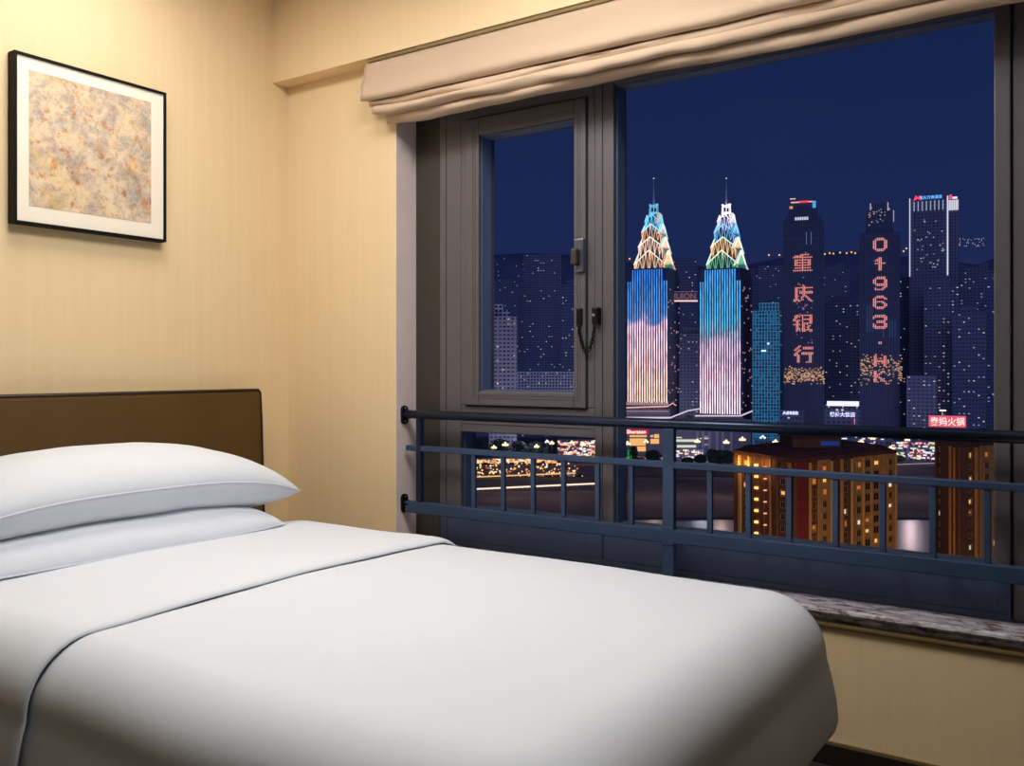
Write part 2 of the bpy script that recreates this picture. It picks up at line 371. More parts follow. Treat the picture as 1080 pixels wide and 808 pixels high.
# ------------------------------------------------------------------ roman shade
def shade():
    t = empty('roman_shade', (0, 0, 0), 0, 'beige fabric roman blind gathered in folds above the window', 'blind')
    x0, x1 = .60, 3.62; nx = 150
    def sheet(name, prof, amp, seed, xa=x0, xb=x1, th=.004, sag=0):
        bm = bmesh.new(); rows = []
        for i in range(nx+1):
            u = i/nx; x = xa+(xb-xa)*u; row = []
            for j, (y, z, w) in enumerate(prof):
                n1 = noise.noise(Vector((x*1.6, seed, j*.35))); n2 = noise.noise(Vector((x*5.5, seed+9, j*.5)))
                edge = math.exp(-(x-xa)/.10)
                row.append(bm.verts.new((x + (.012*edge*math.sin(j*1.3) if j > 3 else 0), y + w*amp*(n1*1.0+n2*.5), z + w*amp*(n1*.9+n2*.6) - sag*w*math.sin(PI*min(1, u*1.15)) + w*.012*edge)))
            rows.append(row)
        for i in range(nx):
            for j in range(len(prof)-1): bm.faces.new([rows[i][j], rows[i][j+1], rows[i+1][j+1], rows[i+1][j]])
        mm = MB(); mm.bm.free(); mm.bm = bm; o = mm.build(name, M['shade'], t, smooth=True)
        s = o.modifiers.new('thickness', 'SOLIDIFY'); s.thickness = th; s.offset = 0
        return o
    sheet('front_panel', [(-.040, 2.628, 0), (-.078, 2.626, 0), (-.088, 2.60, .1), (-.092, 2.55, .3), (-.100, 2.51, .6), (-.112, 2.485, .9), (-.120, 2.465, 1), (-.116, 2.450, 1), (-.098, 2.443, 1), (-.06, 2.455, .8), (-.045, 2.47, .5)], .010, 1)
    sheet('fold', [(-.045, 2.465, .5), (-.075, 2.447, .8), (-.092, 2.434, 1), (-.094, 2.420, 1), (-.084, 2.411, 1), (-.06, 2.416, 1), (-.05, 2.43, .5)], .022, 12.3, x0+.030)
    sheet('fold', [(-.045, 2.43, .5), (-.085, 2.414, .8), (-.108, 2.400, 1), (-.112, 2.384, 1), (-.096, 2.372, 1), (-.06, 2.378, 1), (-.045, 2.40, .5)], .022, 25.1, x0+.065)
    sheet('fold', [(-.040, 2.40, .5), (-.062, 2.382, .8), (-.074, 2.366, 1), (-.074, 2.346, 1), (-.058, 2.330, 1), (-.040, 2.333, 1), (-.03, 2.35, .5)], .018, 37.7, x0+.115)
    m = MB(); m.box(x0+.02, x1, -.090, -.012, 2.622, 2.6385); m.build('headrail', M['gold'], t, bevel=.003)
shade()

# ------------------------------------------------------------------ picture
pic = empty('framed_print', (.0, -1.042, 2.107), 0, 'square abstract print in gold and grey with ivory mount and thin black frame', 'picture')
h = .3195; fw = .0105; D = .05
m = MB(); m.box(.003, D, -h, -h+fw, -h, h); m.box(.003, D, h-fw, h, -h, h); m.box(.003, D, -h+fw, h-fw, -h, -h+fw); m.box(.003, D, -h+fw, h-fw, h-fw, h)
m.build('frame', M['pframe'], pic, bevel=.0012)
m = MB(); m.box(.003, D-.008, -h+fw, h-fw, -h+fw, h-fw); m.build('mount', M['mount'], pic)
m = MB(); m.box(D-.0085, D-.0068, -.262, .250, -.248, .262); m.build('artwork', M['print'], pic)

# ------------------------------------------------------------------ bed
Y0, Y1 = -2.0, -.372
hb = empty('headboard', (0.012, (Y0+Y1)/2, 0), 0, 'olive brown leather headboard with dark piping against the cream wall', 'headboard')
m = MB(); yy0, yy1 = -1.03, .93
bm = m.bm
def hbx(z): return .128 - .03*(z-.3)/.85
ns, nz = 40, 12
grid = []
pr = []
for k in range(0, nz+1): pr.append((hbx(.2+.93*k/nz), .2+.93*k/nz))
pr += [(hbx(1.14)-.004, 1.146), (hbx(1.14)-.02, 1.152), (.02, 1.152)]
A = [bm.verts.new((p[0]-.012, yy0, p[1])) for p in pr]; B = [bm.verts.new((p[0]-.012, yy1, p[1])) for p in pr]
A0 = bm.verts.new((0, yy0, .2)); B0 = bm.verts.new((0, yy1, .2)); A9 = bm.verts.new((0, yy0, 1.152)); B9 = bm.verts.new((0, yy1, 1.152))
A = [A0]+A+[A9]; B = [B0]+B+[B9]
for i in range(len(A)-1): bm.faces.new([A[i], A[i+1], B[i+1], B[i]])
bm.faces.new([A[-1], A[0], B[0], B[-1]]); bm.faces.new(A[::-1]); bm.faces.new(B)
m.build('panel', M['head'], hb, bevel=.006, seg=3)
m = MB(); zt = 1.148; pp = [(hbx(z)-.012+.001, yy1+.001, z) for z in [.2+.09*i for i in range(11)]]
path = pp[:-1] + [(hbx(zt)-.013, yy1-.001, zt-.012), (hbx(zt)-.014, yy1-.012, zt)] + [(hbx(zt)-.014, yy0+.012, zt), (hbx(zt)-.013, yy0+.001, zt-.012)] + [(p[0], yy0-.001, p[2]) for p in pp[:-1][::-1]]
m.tube(path, .0055, 8); m.build('piping', M['piping'], hb, smooth=True)
for ly in (-.86, .76):
    m = MB(); m.box(.0, .07, ly-.04, ly+.04, -.07, .2); m.build('leg', M['bedbase'], hb)

bed = empty('bed', (1.45, (Y0+Y1)/2, 0), 0, 'dark bed base with white mattress standing beneath the bedding', 'bed')
hw = (Y1-Y0)/2
m = MB(); m.box(-1.26, 1.20, -hw+.06, hw-.06, .08, .30); m.build('bed_base', M['bedbase'], bed, bevel=.01)
m = MB(); m.box(-1.26, 1.24, -hw+.05, hw-.05, .301, .566); m.build('mattress', M['mattress'], bed, bevel=.05, seg=4)
for sx in (-1.15, 1.1):
    for sy in (-hw+.15, hw-.15):
        m = MB(); m.box(sx-.03, sx+.03, sy-.03, sy+.03, -.07, .08); m.build('leg', M['bedbase'], bed)

def rrect(x0, x1, y0, y1, r, n=14, ns=40):
    r = max(r, .002); out = []
    cs = [(x1-r, y1-r, 0), (x0+r, y1-r, PI/2), (x0+r, y0+r, PI), (x1-r, y0+r, 1.5*PI)]
    for q, (cx, cy, a0) in enumerate(cs):
        for i in range(n+1):
            a = a0+PI/2*i/n; out.append((cx+r*math.cos(a), cy+r*math.sin(a)))
        nx = cs[(q+1) % 4]; a1 = nx[2]
        p = out[-1]; e = (nx[0]+r*math.cos(a1), nx[1]+r*math.sin(a1))
        for i in range(1, ns): out.append((p[0]+(e[0]-p[0])*i/ns, p[1]+(e[1]-p[1])*i/ns))
    return out
def shell(name, x0, x1, y0, y1, zt, zb, rt, rc, matl, crown=.0, flare=.02, seed=0, wr=.006):
    bm = bmesh.new(); prof = []
    maxin = min(x1-x0, y1-y0)/2-.004
    nin = 22
    for i in range(nin+1):
        ins = maxin + (rt-maxin)*i/nin; prof.append((ins, zt+crown*(ins-rt)/(maxin-rt)))
    for i in range(1, 15):
        a = PI/2*i/14; prof.append((rt-rt*math.sin(a), zt-rt+rt*math.cos(a)))
    H = zt-rt-zb
    for i in range(1, 13):
        t = i/12; fl = -flare*math.sin(PI*.5*min(1, t*1.25)) + (.035*max(0, t-.8)/.2)
        prof.append((fl, zt-rt-H*t))
    prof.append((.05, zb-.004)); prof.append((.08, zb+.004))
    prev = None
    for ins, z in prof:
        pts = rrect(x0+ins, x1-ins, y0+ins, y1-ins, max(.003, rc-ins)); ring = []
        for (x, y) in pts:
            side = max(0, min(1, (zt-z)/.25))
            n1 = noise.noise(Vector((x*2.2, y*2.2, z*1.5+seed))); n2 = noise.noise(Vector((x*5, y*5, seed+4)))
            v = Vector((x, y, z + wr*(n1+.4*n2)*(1-side*.5)))
            cx, cy = (x0+x1)/2, (y0+y1)/2; d = Vector((x-cx, y-cy, 0)).normalized()
            v += d*side*wr*1.6*noise.noise(Vector((x*3.5, y*3.5, seed+z*.8)))
            ring.append(bm.verts.new(v))
        if prev:
            for i in range(len(ring)):
                j = (i+1) % len(ring); bm.faces.new([prev[i], prev[j], ring[j], ring[i]])
        else: bm.faces.new(ring)
        prev = ring
    mm = MB(); mm.bm.free(); mm.bm = bm; return mm.build(name, matl, None, smooth=True)
dv = shell('duvet', .24, 2.765, Y0, Y1+.005, .610, .215, .165, .20, M['cloth'], .012, .03, 3, .006)
tag(dv, 'smooth white duvet covering the bed and draping over its rounded foot', 'duvet')

# turned-down top sheet over the duvet
def turned():
    bm = bmesh.new(); rt = .165; zt = .612; prof = []
    ya, yb = Y0-.012, Y1+.017
    zb = .23
    for i in range(10): prof.append((ya-.030*math.sin(PI*.5*min(1, (1-i/9)*1.2)), zb+(zt-rt-zb)*i/9, -1, 0))
    for i in range(1, 13):
        a = PI/2*i/12; prof.append((ya+rt-rt*math.cos(a), zt-rt+rt*math.sin(a), -math.cos(a), math.sin(a)))
    for i in range(1, 60):
        t = i/60; prof.append((ya+rt+(yb-ya-2*rt)*t, zt+.012*math.sin(PI*t), 0, 1))
    for i in range(0, 13):
        a = PI/2*i/12; prof.append((yb-rt+rt*math.sin(a), zt-rt+rt*math.cos(a), math.sin(a), math.cos(a)))
    for i in range(1, 10): prof.append((yb+.030*math.sin(PI*.5*min(1, i/9*1.2)), zt-rt-(zt-rt-zb)*i/9, 1, 0))
    xs = [.50+.80*i/24 for i in range(25)] ; lift = [.011]*25
    lip = [(1.325, .014), (1.350, .014), (1.368, .012), (1.380, .008), (1.385, .003), (1.384, -.001), (1.378, -.003)]
    xs += [p[0] for p in lip]; lift += [p[1] for p in lip]
    prev = None
    for k, (x, l) in enumerate(zip(xs, lift)):
        row = []
        for (y, z, ny, nz) in prof:
            s = 1-abs(ny); n = noise.noise(Vector((x*3, y*3, 8)))*.004
            start = max(0, 1-(x-.50)/.12)
            puff = .008*math.exp(-((x-1.27)/.10)**2)
            o = l+puff*s+n-.02*start
            row.append(bm.verts.new((x + (.012*noise.noise(Vector((y*2, 5, z*2))) if k > 20 else 0), y+ny*o, z+nz*o)))
        if prev:
            for i in range(len(row)-1): bm.faces.new([prev[i], prev[i+1], row[i+1], row[i]])
        prev = row
    mm = MB(); mm.bm.free(); mm.bm = bm; o = mm.build('turned_down_sheet', M['cloth2'], None, smooth=True)
    s = o.modifiers.new('thickness', 'SOLIDIFY'); s.thickness = .004; s.offset = -1
    return tag(o, 'white top sheet folded back in a wide band between pillow and duvet', 'sheet')
turned()

def pillow(name, cx, cy, cz, lx, ly, up, dn, label, tilt=0, seed=0, corner=.9, sagc=.0, yshift=0):
    # lx: depth (X), ly: length (Y); up/dn: thickness above / below the seam
    bm = bmesh.new(); nu, nv = 70, 40
    def pos(u, v, sgn):
        # u along length -1..1, v depth -1..1
        a = (1-abs(u)**3.2); b2 = (1-abs(v)**2.4); t = max(0, a)**.36*max(0, b2)**.55
        pull = 1-.09*(1-abs(u)**2)*0
        px = v*lx/2*(1-.10*(abs(u)**6)) ; py = u*ly/2*(1-.06*(1-abs(v)))
        h = (up if sgn > 0 else dn)*t
        wrk = noise.noise(Vector((px*5, py*3.5, seed+sgn)))*.012*t**.5 + noise.noise(Vector((px*14, py*9, seed)))*.003*t**.5
        z = sgn*h + wrk - sagc*(abs(u)**3)
        return Vector((px, py, z))
    layers = []
    for sgn in (1, -1):
        g = [[None]*(nv+1) for _ in range(nu+1)]
        for i in range(nu+1):
            for j in range(nv+1):
                uu = math.sin(PI/2*(2*i/nu-1)); vv = math.sin(PI/2*(2*j/nv-1))
                edge = i in (0, nu) or j in (0, nv)
                if sgn < 0 and edge: g[i][j] = layers[0][i][j]
                else: g[i][j] = bm.verts.new(pos(uu, vv, sgn))
        layers.append(g)
        for i in range(nu):
            for j in range(nv): bm.faces.new([g[i][j], g[i+1][j], g[i+1][j+1], g[i][j+1]])
    edge = [layers[0][i][0].co.copy() for i in range(nu+1)] + [layers[0][nu][j].co.copy() for j in range(1, nv+1)] + [layers[0][i][nv].co.copy() for i in range(nu-1, -1, -1)] + [layers[0][0][j].co.copy() for j in range(nv-1, 0, -1)]
    root = empty(name, (cx, cy, cz), 0, label, 'pillow'); root.rotation_euler = (0, tilt, yshift)
    mm = MB(); mm.bm.free(); mm.bm = bm; mm.build('pillow_case', M['cloth2'], root, smooth=True)
    m2 = MB(); m2.tube(edge, .0035, 6, True); m2.build('seam', M['cloth2'], root, smooth=True)
    return root
pillow('pillow', .43, -1.275, .645, .60, 1.26, .115, .030, 'flatter white pillow lying underneath the plump pillow', math.radians(2), 3, sagc=.0)
pillow('pillow', .41, -1.225, .845, .54, 1.42, .118, .150, 'long plump white pillow on top, leaning at the headboard', math.radians(3), 17, sagc=.085)

# ------------------------------------------------------------------ room lights
def area(name, loc, size, energy, col, rot=(0, 0, 0), sy=None, spread=None):
    l = bpy.data.lights.new(name, 'AREA'); l.energy = energy; l.color = col; l.size = size
    if sy: l.shape = 'RECTANGLE'; l.size_y = sy
    if spread: l.spread = spread
    o = bpy.data.objects.new(name, l); COL.objects.link(o); o.location = loc; o.rotation_euler = rot; return o
def ceiling_light(x, y, sz, label):
    t = empty('ceiling_light', (x, y, ZT), 0, label, 'ceiling light')
    m = MB(); m.box(-sz/2-.03, sz/2+.03, -sz/2-.03, -sz/2, -.05, 0); m.box(-sz/2-.03, sz/2+.03, sz/2, sz/2+.03, -.05, 0)
    m.box(-sz/2-.03, -sz/2, -sz/2, sz/2, -.05, 0); m.box(sz/2, sz/2+.03, -sz/2, sz/2, -.05, 0); m.build('frame', M['jamb'], t)
ceiling_light(2.0, -1.22, .9, 'square ceiling light over the middle of the bed')
ceiling_light(.7, -1.25, .6, 'smaller square ceiling light near the headboard wall')
WARM = (1, .99, .975)
area('bed_ceiling_lamp', (2.0, -1.22, ZT-.02), .9, 41, WARM)
area('side_ceiling_lamp', (.7, -1.25, ZT-.02), 0.6, 17, WARM)

l = bpy.data.lights.new('upper_wall_fill', 'POINT'); l.energy = 11; l.color = WARM; l.shadow_soft_size = .32  # added soft fill for the dim upper walls, no fixture here
o = bpy.data.objects.new('upper_wall_fill', l); COL.objects.link(o); o.location = (1.75, -1.75, 2.72)
# ================================================================== WORLD (night sky)
w = bpy.data.worlds.new('night_sky'); SC.world = w; w.use_nodes = True; nt = w.node_tree; nt.nodes.clear()
o = nt.nodes.new('ShaderNodeOutputWorld'); bg = nt.nodes.new('ShaderNodeBackground'); tc = nt.nodes.new('ShaderNodeTexCoord'); sp = nt.nodes.new('ShaderNodeSeparateXYZ')
r = nt.nodes.new('ShaderNodeValToRGB'); e = r.color_ramp.elements
e[0].position = 0; e[0].color = (*srgb((46, 46, 88)), 1); e[1].position = .6; e[1].color = (*srgb((12, 22, 50)), 1)
x = e.new(.12); x.color = (*srgb((28, 40, 80)), 1); x = e.new(.33); x.color = (*srgb((22, 36, 74)), 1)
nt.links.new(tc.outputs['Generated'], sp.inputs[0]); nt.links.new(sp.outputs['Z'], r.inputs[0]); nt.links.new(r.outputs[0], bg.inputs[0]); nt.links.new(bg.outputs[0], o.inputs[0])

exec_city = True
# ================================================================== CITY
GZ = -60.5     # far bank street level ; river at -73.5
def D2(px, d): p = plan(px, d); return (p.x, p.y)
MC = {}
def facade(name, wall, grid, sx, sz, frac=.6, wz=.5):
    """wall with a procedural grid of darker unlit window openings"""
    m = bpy.data.materials.new(name); m.use_nodes = True; nt = m.node_tree; b = nt.nodes['Principled BSDF']; L = nt.links.new
    b.inputs['Roughness'].default_value = .7
    tc = nt.nodes.new('ShaderNodeTexCoord'); sp = nt.nodes.new('ShaderNodeSeparateXYZ'); L(tc.outputs['Object'], sp.inputs[0])
    def mth(op, a, v):
        n = nt.nodes.new('ShaderNodeMath'); n.operation = op
        L(a, n.inputs[0])
        if isinstance(v, (int, float)): n.inputs[1].default_value = v
        else: L(v, n.inputs[1])
        return n.outputs[0]
    u = mth('ADD', sp.outputs['X'], sp.outputs['Y'])
    fu = mth('LESS_THAN', mth('FRACT', mth('DIVIDE', u, sx), 0), frac); fz = mth('LESS_THAN', mth('FRACT', mth('DIVIDE', sp.outputs['Z'], sz), 0), wz)
    k = mth('MULTIPLY', fu, fz)
    x = nt.nodes.new('ShaderNodeMix'); x.data_type = 'RGBA'; L(k, x.inputs['Factor']); x.inputs[6].default_value = (*srgb(wall), 1); x.inputs[7].default_value = (*srgb(grid), 1)
    L(x.outputs[2], b.inputs['Base Color']); return m
MC['dark'] = facade('dark_tower_facade', (118, 120, 148), (72, 76, 106), 3.4, 3.2)
MC['dark2'] = facade('slate_tower_facade', (104, 112, 146), (70, 76, 108), 2.6, 3.6)
MC['pale'] = facade('pale_tower_facade', (225, 215, 225), (50, 46, 66), 3.0, 2.9, .62, .55)
MC['bank'] = facade('bank_tower_facade', (82, 90, 122), (64, 70, 98), 2.2, 60, .5, .97)
MC['podium'] = mat('podium_stone', (130, 122, 140), .8, noise_s=.2, noise_a=.1)
MC['roofdk'] = mat('dark_roof', (54, 50, 62), .9, noise_s=.3)
MC['asphalt'] = mat('quay_ground', (92, 80, 84), .95, noise_s=.05, noise_a=.25)
MC['leaf'] = mat('night_foliage', (46, 62, 52), .95, noise_s=.8, noise_a=.5)
MC['trunk'] = mat('tree_bark', (60, 48, 40), .95)
MC['pole'] = mat('lamp_pole_paint', (120, 116, 120), .6)

def building(px0, px1, ytop, d, base=GZ, depth=22, yaw=0, m='dark', name='apartment_tower', label=None, cat='tower', group=None, nlit=0, litcol=((255, 214, 170), (230, 225, 235), (255, 240, 220)), litp=None, steps=(), dz=3.2, dx=3.4, lit_s=1.0, seed=0, wsz=(1.5, 1.1)):
    """empty at the base; walls in local axes: x to the right as seen, y away, z up from base"""
    rnd = random.Random(seed+int(px0*7))
    an = math.atan(((px0+px1)/2-540)/FPX); W = (px1-px0)*d/FPX*math.cos(an); top = zc(ytop, d); c = plan((px0+px1)/2, d)
    t = empty(name, (c.x, c.y, base), YAW-an+yaw, label, cat, group)
    H = top-base
    wm = MB(); wm.box(-W/2, W/2, 0, depth, 0, H)
    for (a, b_, h0) in steps: wm.box(-W/2+W*a, -W/2+W*b_, depth*.15, depth*.85, H, H+h0)
    wm.build('walls', MC[m] if isinstance(m, str) else m, t)
    if nlit:
        nc = max(2, int(W/dx)); nr = max(2, int(H/dz)); cells = set()
        for _ in range(nlit):
            cells.add((rnd.randrange(nc), int((1-rnd.random()**1.0)*nr) if litp is None else litp(rnd, nr)))
        g = {}
        for (i, j) in cells: g.setdefault(rnd.randrange(len(litcol)), []).append((i, j))
        for q, cl in g.items():
            lm = MB()
            for (i, j) in cl:
                x = -W/2+(i+.5)*W/nc; z = (j+.5)*H/nr
                lm.box(x-wsz[0]/2, x+wsz[0]/2, -.25, 0, z-wsz[1]/2, z+wsz[1]/2)
            pieces(lm, 'lit_window', E(litcol[q], lit_s), t)
    return t, W, H

def text_mesh(s, name, m, parent, width, cx, y, cz, height=None, ext=.15, stretch=True):
    c = bpy.data.curves.new(name, 'FONT'); c.body = s; c.extrude = ext; c.offset = .012; o = bpy.data.objects.new(name, c); COL.objects.link(o)
    dg = bpy.context.evaluated_depsgraph_get(); dg.update(); me = bpy.data.meshes.new_from_object(o.evaluated_get(dg)); bpy.data.objects.remove(o); bpy.data.curves.remove(c)
    xs = [v.co.x for v in me.vertices]; ys = [v.co.y for v in me.vertices]
    sx = width/(max(xs)-min(xs)); sy = sx if height is None else height/(max(ys)-min(ys)); mx = (max(xs)+min(xs))/2; my = (max(ys)+min(ys))/2
    for v in me.vertices: v.co = Vector(((v.co.x-mx)*sx + cx, y-v.co.z, (v.co.y-my)*sy + cz))
    me.materials.clear(); me.materials.append(m)
    ob = bpy.data.objects.new(name, me); COL.objects.link(ob); ob.parent = parent; return ob

# ---- terrain: river, sloping quay, street level, hill
def strip(name, rows, m, kind='structure', x0=-900, x1=1900):
    """rows: (distance ahead, height); a terraced strip of ground running across the view"""
    bm = bmesh.new(); prev = None
    for d, z in rows:
        a = CAM+F*d+R*(x0*d/700); b_ = CAM+F*d+R*(x1*d/700); n = 24
        row = [bm.verts.new((a.x+(b_.x-a.x)*i/n, a.y+(b_.y-a.y)*i/n, z)) for i in range(n+1)]
        if prev:
            for i in range(n): bm.faces.new([prev[i], prev[i+1], row[i+1], row[i]])
        prev = row
    mm = MB(); mm.bm.free(); mm.bm = bm; return tag(mm.build(name, m), kind=kind)
water = mat('river_water', (34, 36, 46), .3, spec=.5, bump=.9, bump_s=.35)
strip('river', [(250, -73.5), (455, -73.5)], water)
strip('near_bank', [(20, -72), (352, -72.5), (356, -75)], MC['asphalt'])
strip('quay_slope', [(446, -74), (447, -72.6), (506, -70.6), (524, -70.3), (556, -67.6), (575, -67.3), (576.5, -61.4), (600, GZ), (3200, GZ)], MC['asphalt'])
# hills behind the skyline
def hill(pts, d, name, label):
    bm = bmesh.new(); rows = []
    for k in range(9):
        t = k/8; row = []
        for px, py in pts:
            z = zc(py, d); dd = d-420*(1-t)**1.2; p = plan(px, dd)
            row.append(bm.verts.new((p.x, p.y, GZ-2+(z-GZ)*math.sin(PI/2*t)+6*noise.noise(Vector((px*.05, t*4, 3)))*(t*(1.2-t)*3))))
        rows.append(row)
    back = [bm.verts.new((plan(px, d+700).x, plan(px, d+700).y, GZ-3)) for px, py in pts]; rows.append(back)
    for a, b_ in zip(rows, rows[1:]):
        for i in range(len(pts)-1): bm.faces.new([a[i], a[i+1], b_[i+1], b_[i]])
    mm = MB(); mm.bm.free(); mm.bm = bm
    return tag(mm.build(name, mat('hill_forest', (100, 106, 140), .95, noise_s=.02, noise_a=.2), smooth=True), label, 'hill')
hp = [(300, 290), (400, 278), (480, 272), (520, 268), (560, 266), (600, 268), (640, 270), (680, 280), (720, 276), (760, 284), (800, 276), (840, 268), (880, 265), (910, 266), (940, 272), (970, 268), (1000, 274), (1030, 278), (1060, 268), (1110, 274), (1200, 290)]
hl = hill(hp, 2300, 'wooded_hill', 'long dark hill on the skyline dotted with far lights')
def lampdots(pts, d, name, label, size=2.2, col=(255, 190, 110), s=1.6, grp=None):
    m = MB()
    for px, py in pts:
        p = plan(px, d); m.ball((p.x, p.y, zc(py, d)), size, 1)
    o = m.build('hillside_lights', E(col, s), None)
    return tag(o, label, 'lights', kind='stuff')
lampdots([(870, 268), (875, 267), (879, 267.5), (886, 266.5), (893, 267), (898, 266), (902, 267), (956, 262), (962, 264), (811, 269), (822, 269), (604, 266.5), (664, 273), (953, 265)], 1850, 'x', 'warm lights strung along the hilltop road', 1.9, (255, 170, 90), 1.5)
rr = random.Random(5)
lampdots([(1012+rr.random()*26, 251+rr.random()*9) for _ in range(34)], 1850, 'x', 'small pale cluster of lights high on the dark hill at right', .9, (205, 190, 180), .8)
lampdots([(518+rr.random()*84, 270+rr.random()*60) for _ in range(40)], 1800, 'x', 'sparse pale lights seen through the narrow opening window', .8, (190, 180, 180), .8)

# ---- background towers
bgl = 'dark distant high-rise with scattered lit windows on the skyline'
BG = [ # px0, px1, ytop, d, depth, lit, mat, label
 (552, 592, 268, 1150, 25, 55, 'dark', 'tall dark stepped tower in the middle of the opening window'),
 (592, 612, 300, 1000, 20, 26, 'dark2', 'slim dark tower next to the window latch'),
 (498, 552, 300, 1300, 25, 40, 'dark', 'broad dark block far behind the pale apartment tower'),
 (540, 612, 392, 880, 25, 30, 'pale', 'low pale building at the foot of the dark stepped tower'),
 (500, 640, 448, 800, 20, 20, 'dark2', 'long low block hidden behind the railing top at left'),
 (618, 660, 290, 1200, 20, 20, 'dark', 'dark tower mostly hidden behind the window mullion'),
 (703, 735, 272, 1100, 25, 60, 'dark2', 'blue dark tower standing in the gap between the twin towers'),
 (712, 745, 352, 900, 20, 40, 'dark', 'lower dark block between the twin towers under the footbridge'),
 (780, 800, 290, 1150, 20, 26, 'dark2', 'dark tower just behind the turquoise apartment block'),
 (800, 828, 280, 1300, 25, 26, 'dark', 'far dark tower above the turquoise apartment block'),
 (866, 906, 318, 980, 25, 46, 'dark2', 'broad blue dark tower between the bank tower and the numbered tower'),
 (868, 896, 284, 1250, 25, 34, 'dark', 'taller dark tower with sparse lights behind the broad blue tower'),
 (948, 974, 292, 985, 22, 30, 'dark2', 'bluish tower with faint ribs right of the numbered tower'),
 (974, 1012, 302, 850, 22, 60, 'dark', 'wide dark residential block under the white edged hotel tower'),
 (1012, 1050, 286, 950, 25, 40, 'dark', 'dark residential tower next to the right window frame'),
 (1040, 1085, 300, 820, 25, 30, 'dark2', 'dark tower partly hidden by the right window frame'),
 (1004, 1040, 330, 800, 22, 36, 'dark2', 'mid height dark block above the red lit sign'),
 (896, 912, 340, 900, 20, 16, 'dark', 'narrow dark tower touching the numbered tower'),
 (956, 988, 396, 760, 20, 18, 'dark', 'lower dark block behind the red lit sign'),
]
for i, (a, b_, yt, d, dep, lit, mt, lab) in enumerate(BG):
    st = [(), ((.25, .75, 6),), ((.1, .5, 5), (.55, .8, 9))][i % 3]
    building(a, b_, yt, d, depth=dep, m=mt, label=lab, name='high_rise', group='background high-rises', nlit=int(lit*1.1), steps=st, seed=i, lit_s=.75, wsz=(1.3, .8), litcol=((205, 180, 160), (170, 175, 200), (235, 225, 215)))
# slab lights: short rows of lit floor
def rowlights(px0, px1, py, d, label, col=(235, 225, 225), n=8, h=1.1):
    pass

# pale grid tower in the casement
t, W, H = building(516, 545, 334, 640, depth=18, m='pale', name='apartment_tower', label='pale gridded apartment tower at the left edge of the opening window', nlit=26, steps=((.1, .75, 5), (.2, .5, 9)), lit_s=.6, wsz=(1.2, .9))
lm = MB()
for i in range(9): lm.box(-W/2+W*i/8-.18, -W/2+W*i/8+.18, -.5, 0, 0, H)
for k in range(int(H/2.9)): lm.box(-W/2, W/2, -.45, -.02, k*2.9, k*2.9+.5)
tag(lm.build('balcony_grid', mat('pale_balcony_render', (210, 198, 200), .8), t), kind='stuff')

# turquoise apartment block; glowing grid stands in for its floodlit wall
t, W, H = building(794, 822, 328, 700, depth=16, m='dark2', name='apartment_tower', label='turquoise lit apartment block right of the second crowned tower', nlit=0, steps=((.25, .97, 6.2),))
cy = MB()
n = 9
for i in range(n+1):
    x = -W/2+W*i/n; cy.box(x-.16, x+.16, -.3, 0, 0, H)
nf = int(H/2.6)
for k in range(nf+1):
    z = H*k/nf; cy.box(-W/2, W/2, -.28, -.01, z-.14, z+.14)
for i in range(7): cy.box(-W/2+W*(.25+.72*i/6)-.15, -W/2+W*(.25+.72*i/6)+.15, 2.0, 2.4, H, H+6.2)
cy.box(-W/2+W*.25, W/2-W*.03, 2.0, 2.4, H+5.9, H+6.3); cy.box(-W/2+W*.25, W/2-W*.03, 2.0, 2.4, H+3, H+3.3)
tag(cy.build('floodlit_glow_grid', E((52, 148, 188), .75), t), kind='stuff')
rn = random.Random(3)
wn = MB()
for _ in range(150):
    i = rn.randrange(n); k = rn.randrange(nf); x = -W/2+W*(i+.5)/n; z = H*(k+.5)/nf; wn.box(x-.7, x+.7, -.2, 0, z-.6, z+.6)
tag(wn.build('blue_windows', E((28, 92, 140), .8), t), kind='stuff')
wn = MB(); wn.box(-W*.18, W*.0, -.4, 0, H-31.5, H-30.2); wn.box(W*.04, W*.12, -.4, 0, H-26, H-24.6); pieces(wn, 'bright_window', E((190, 240, 250), 1.4), t)

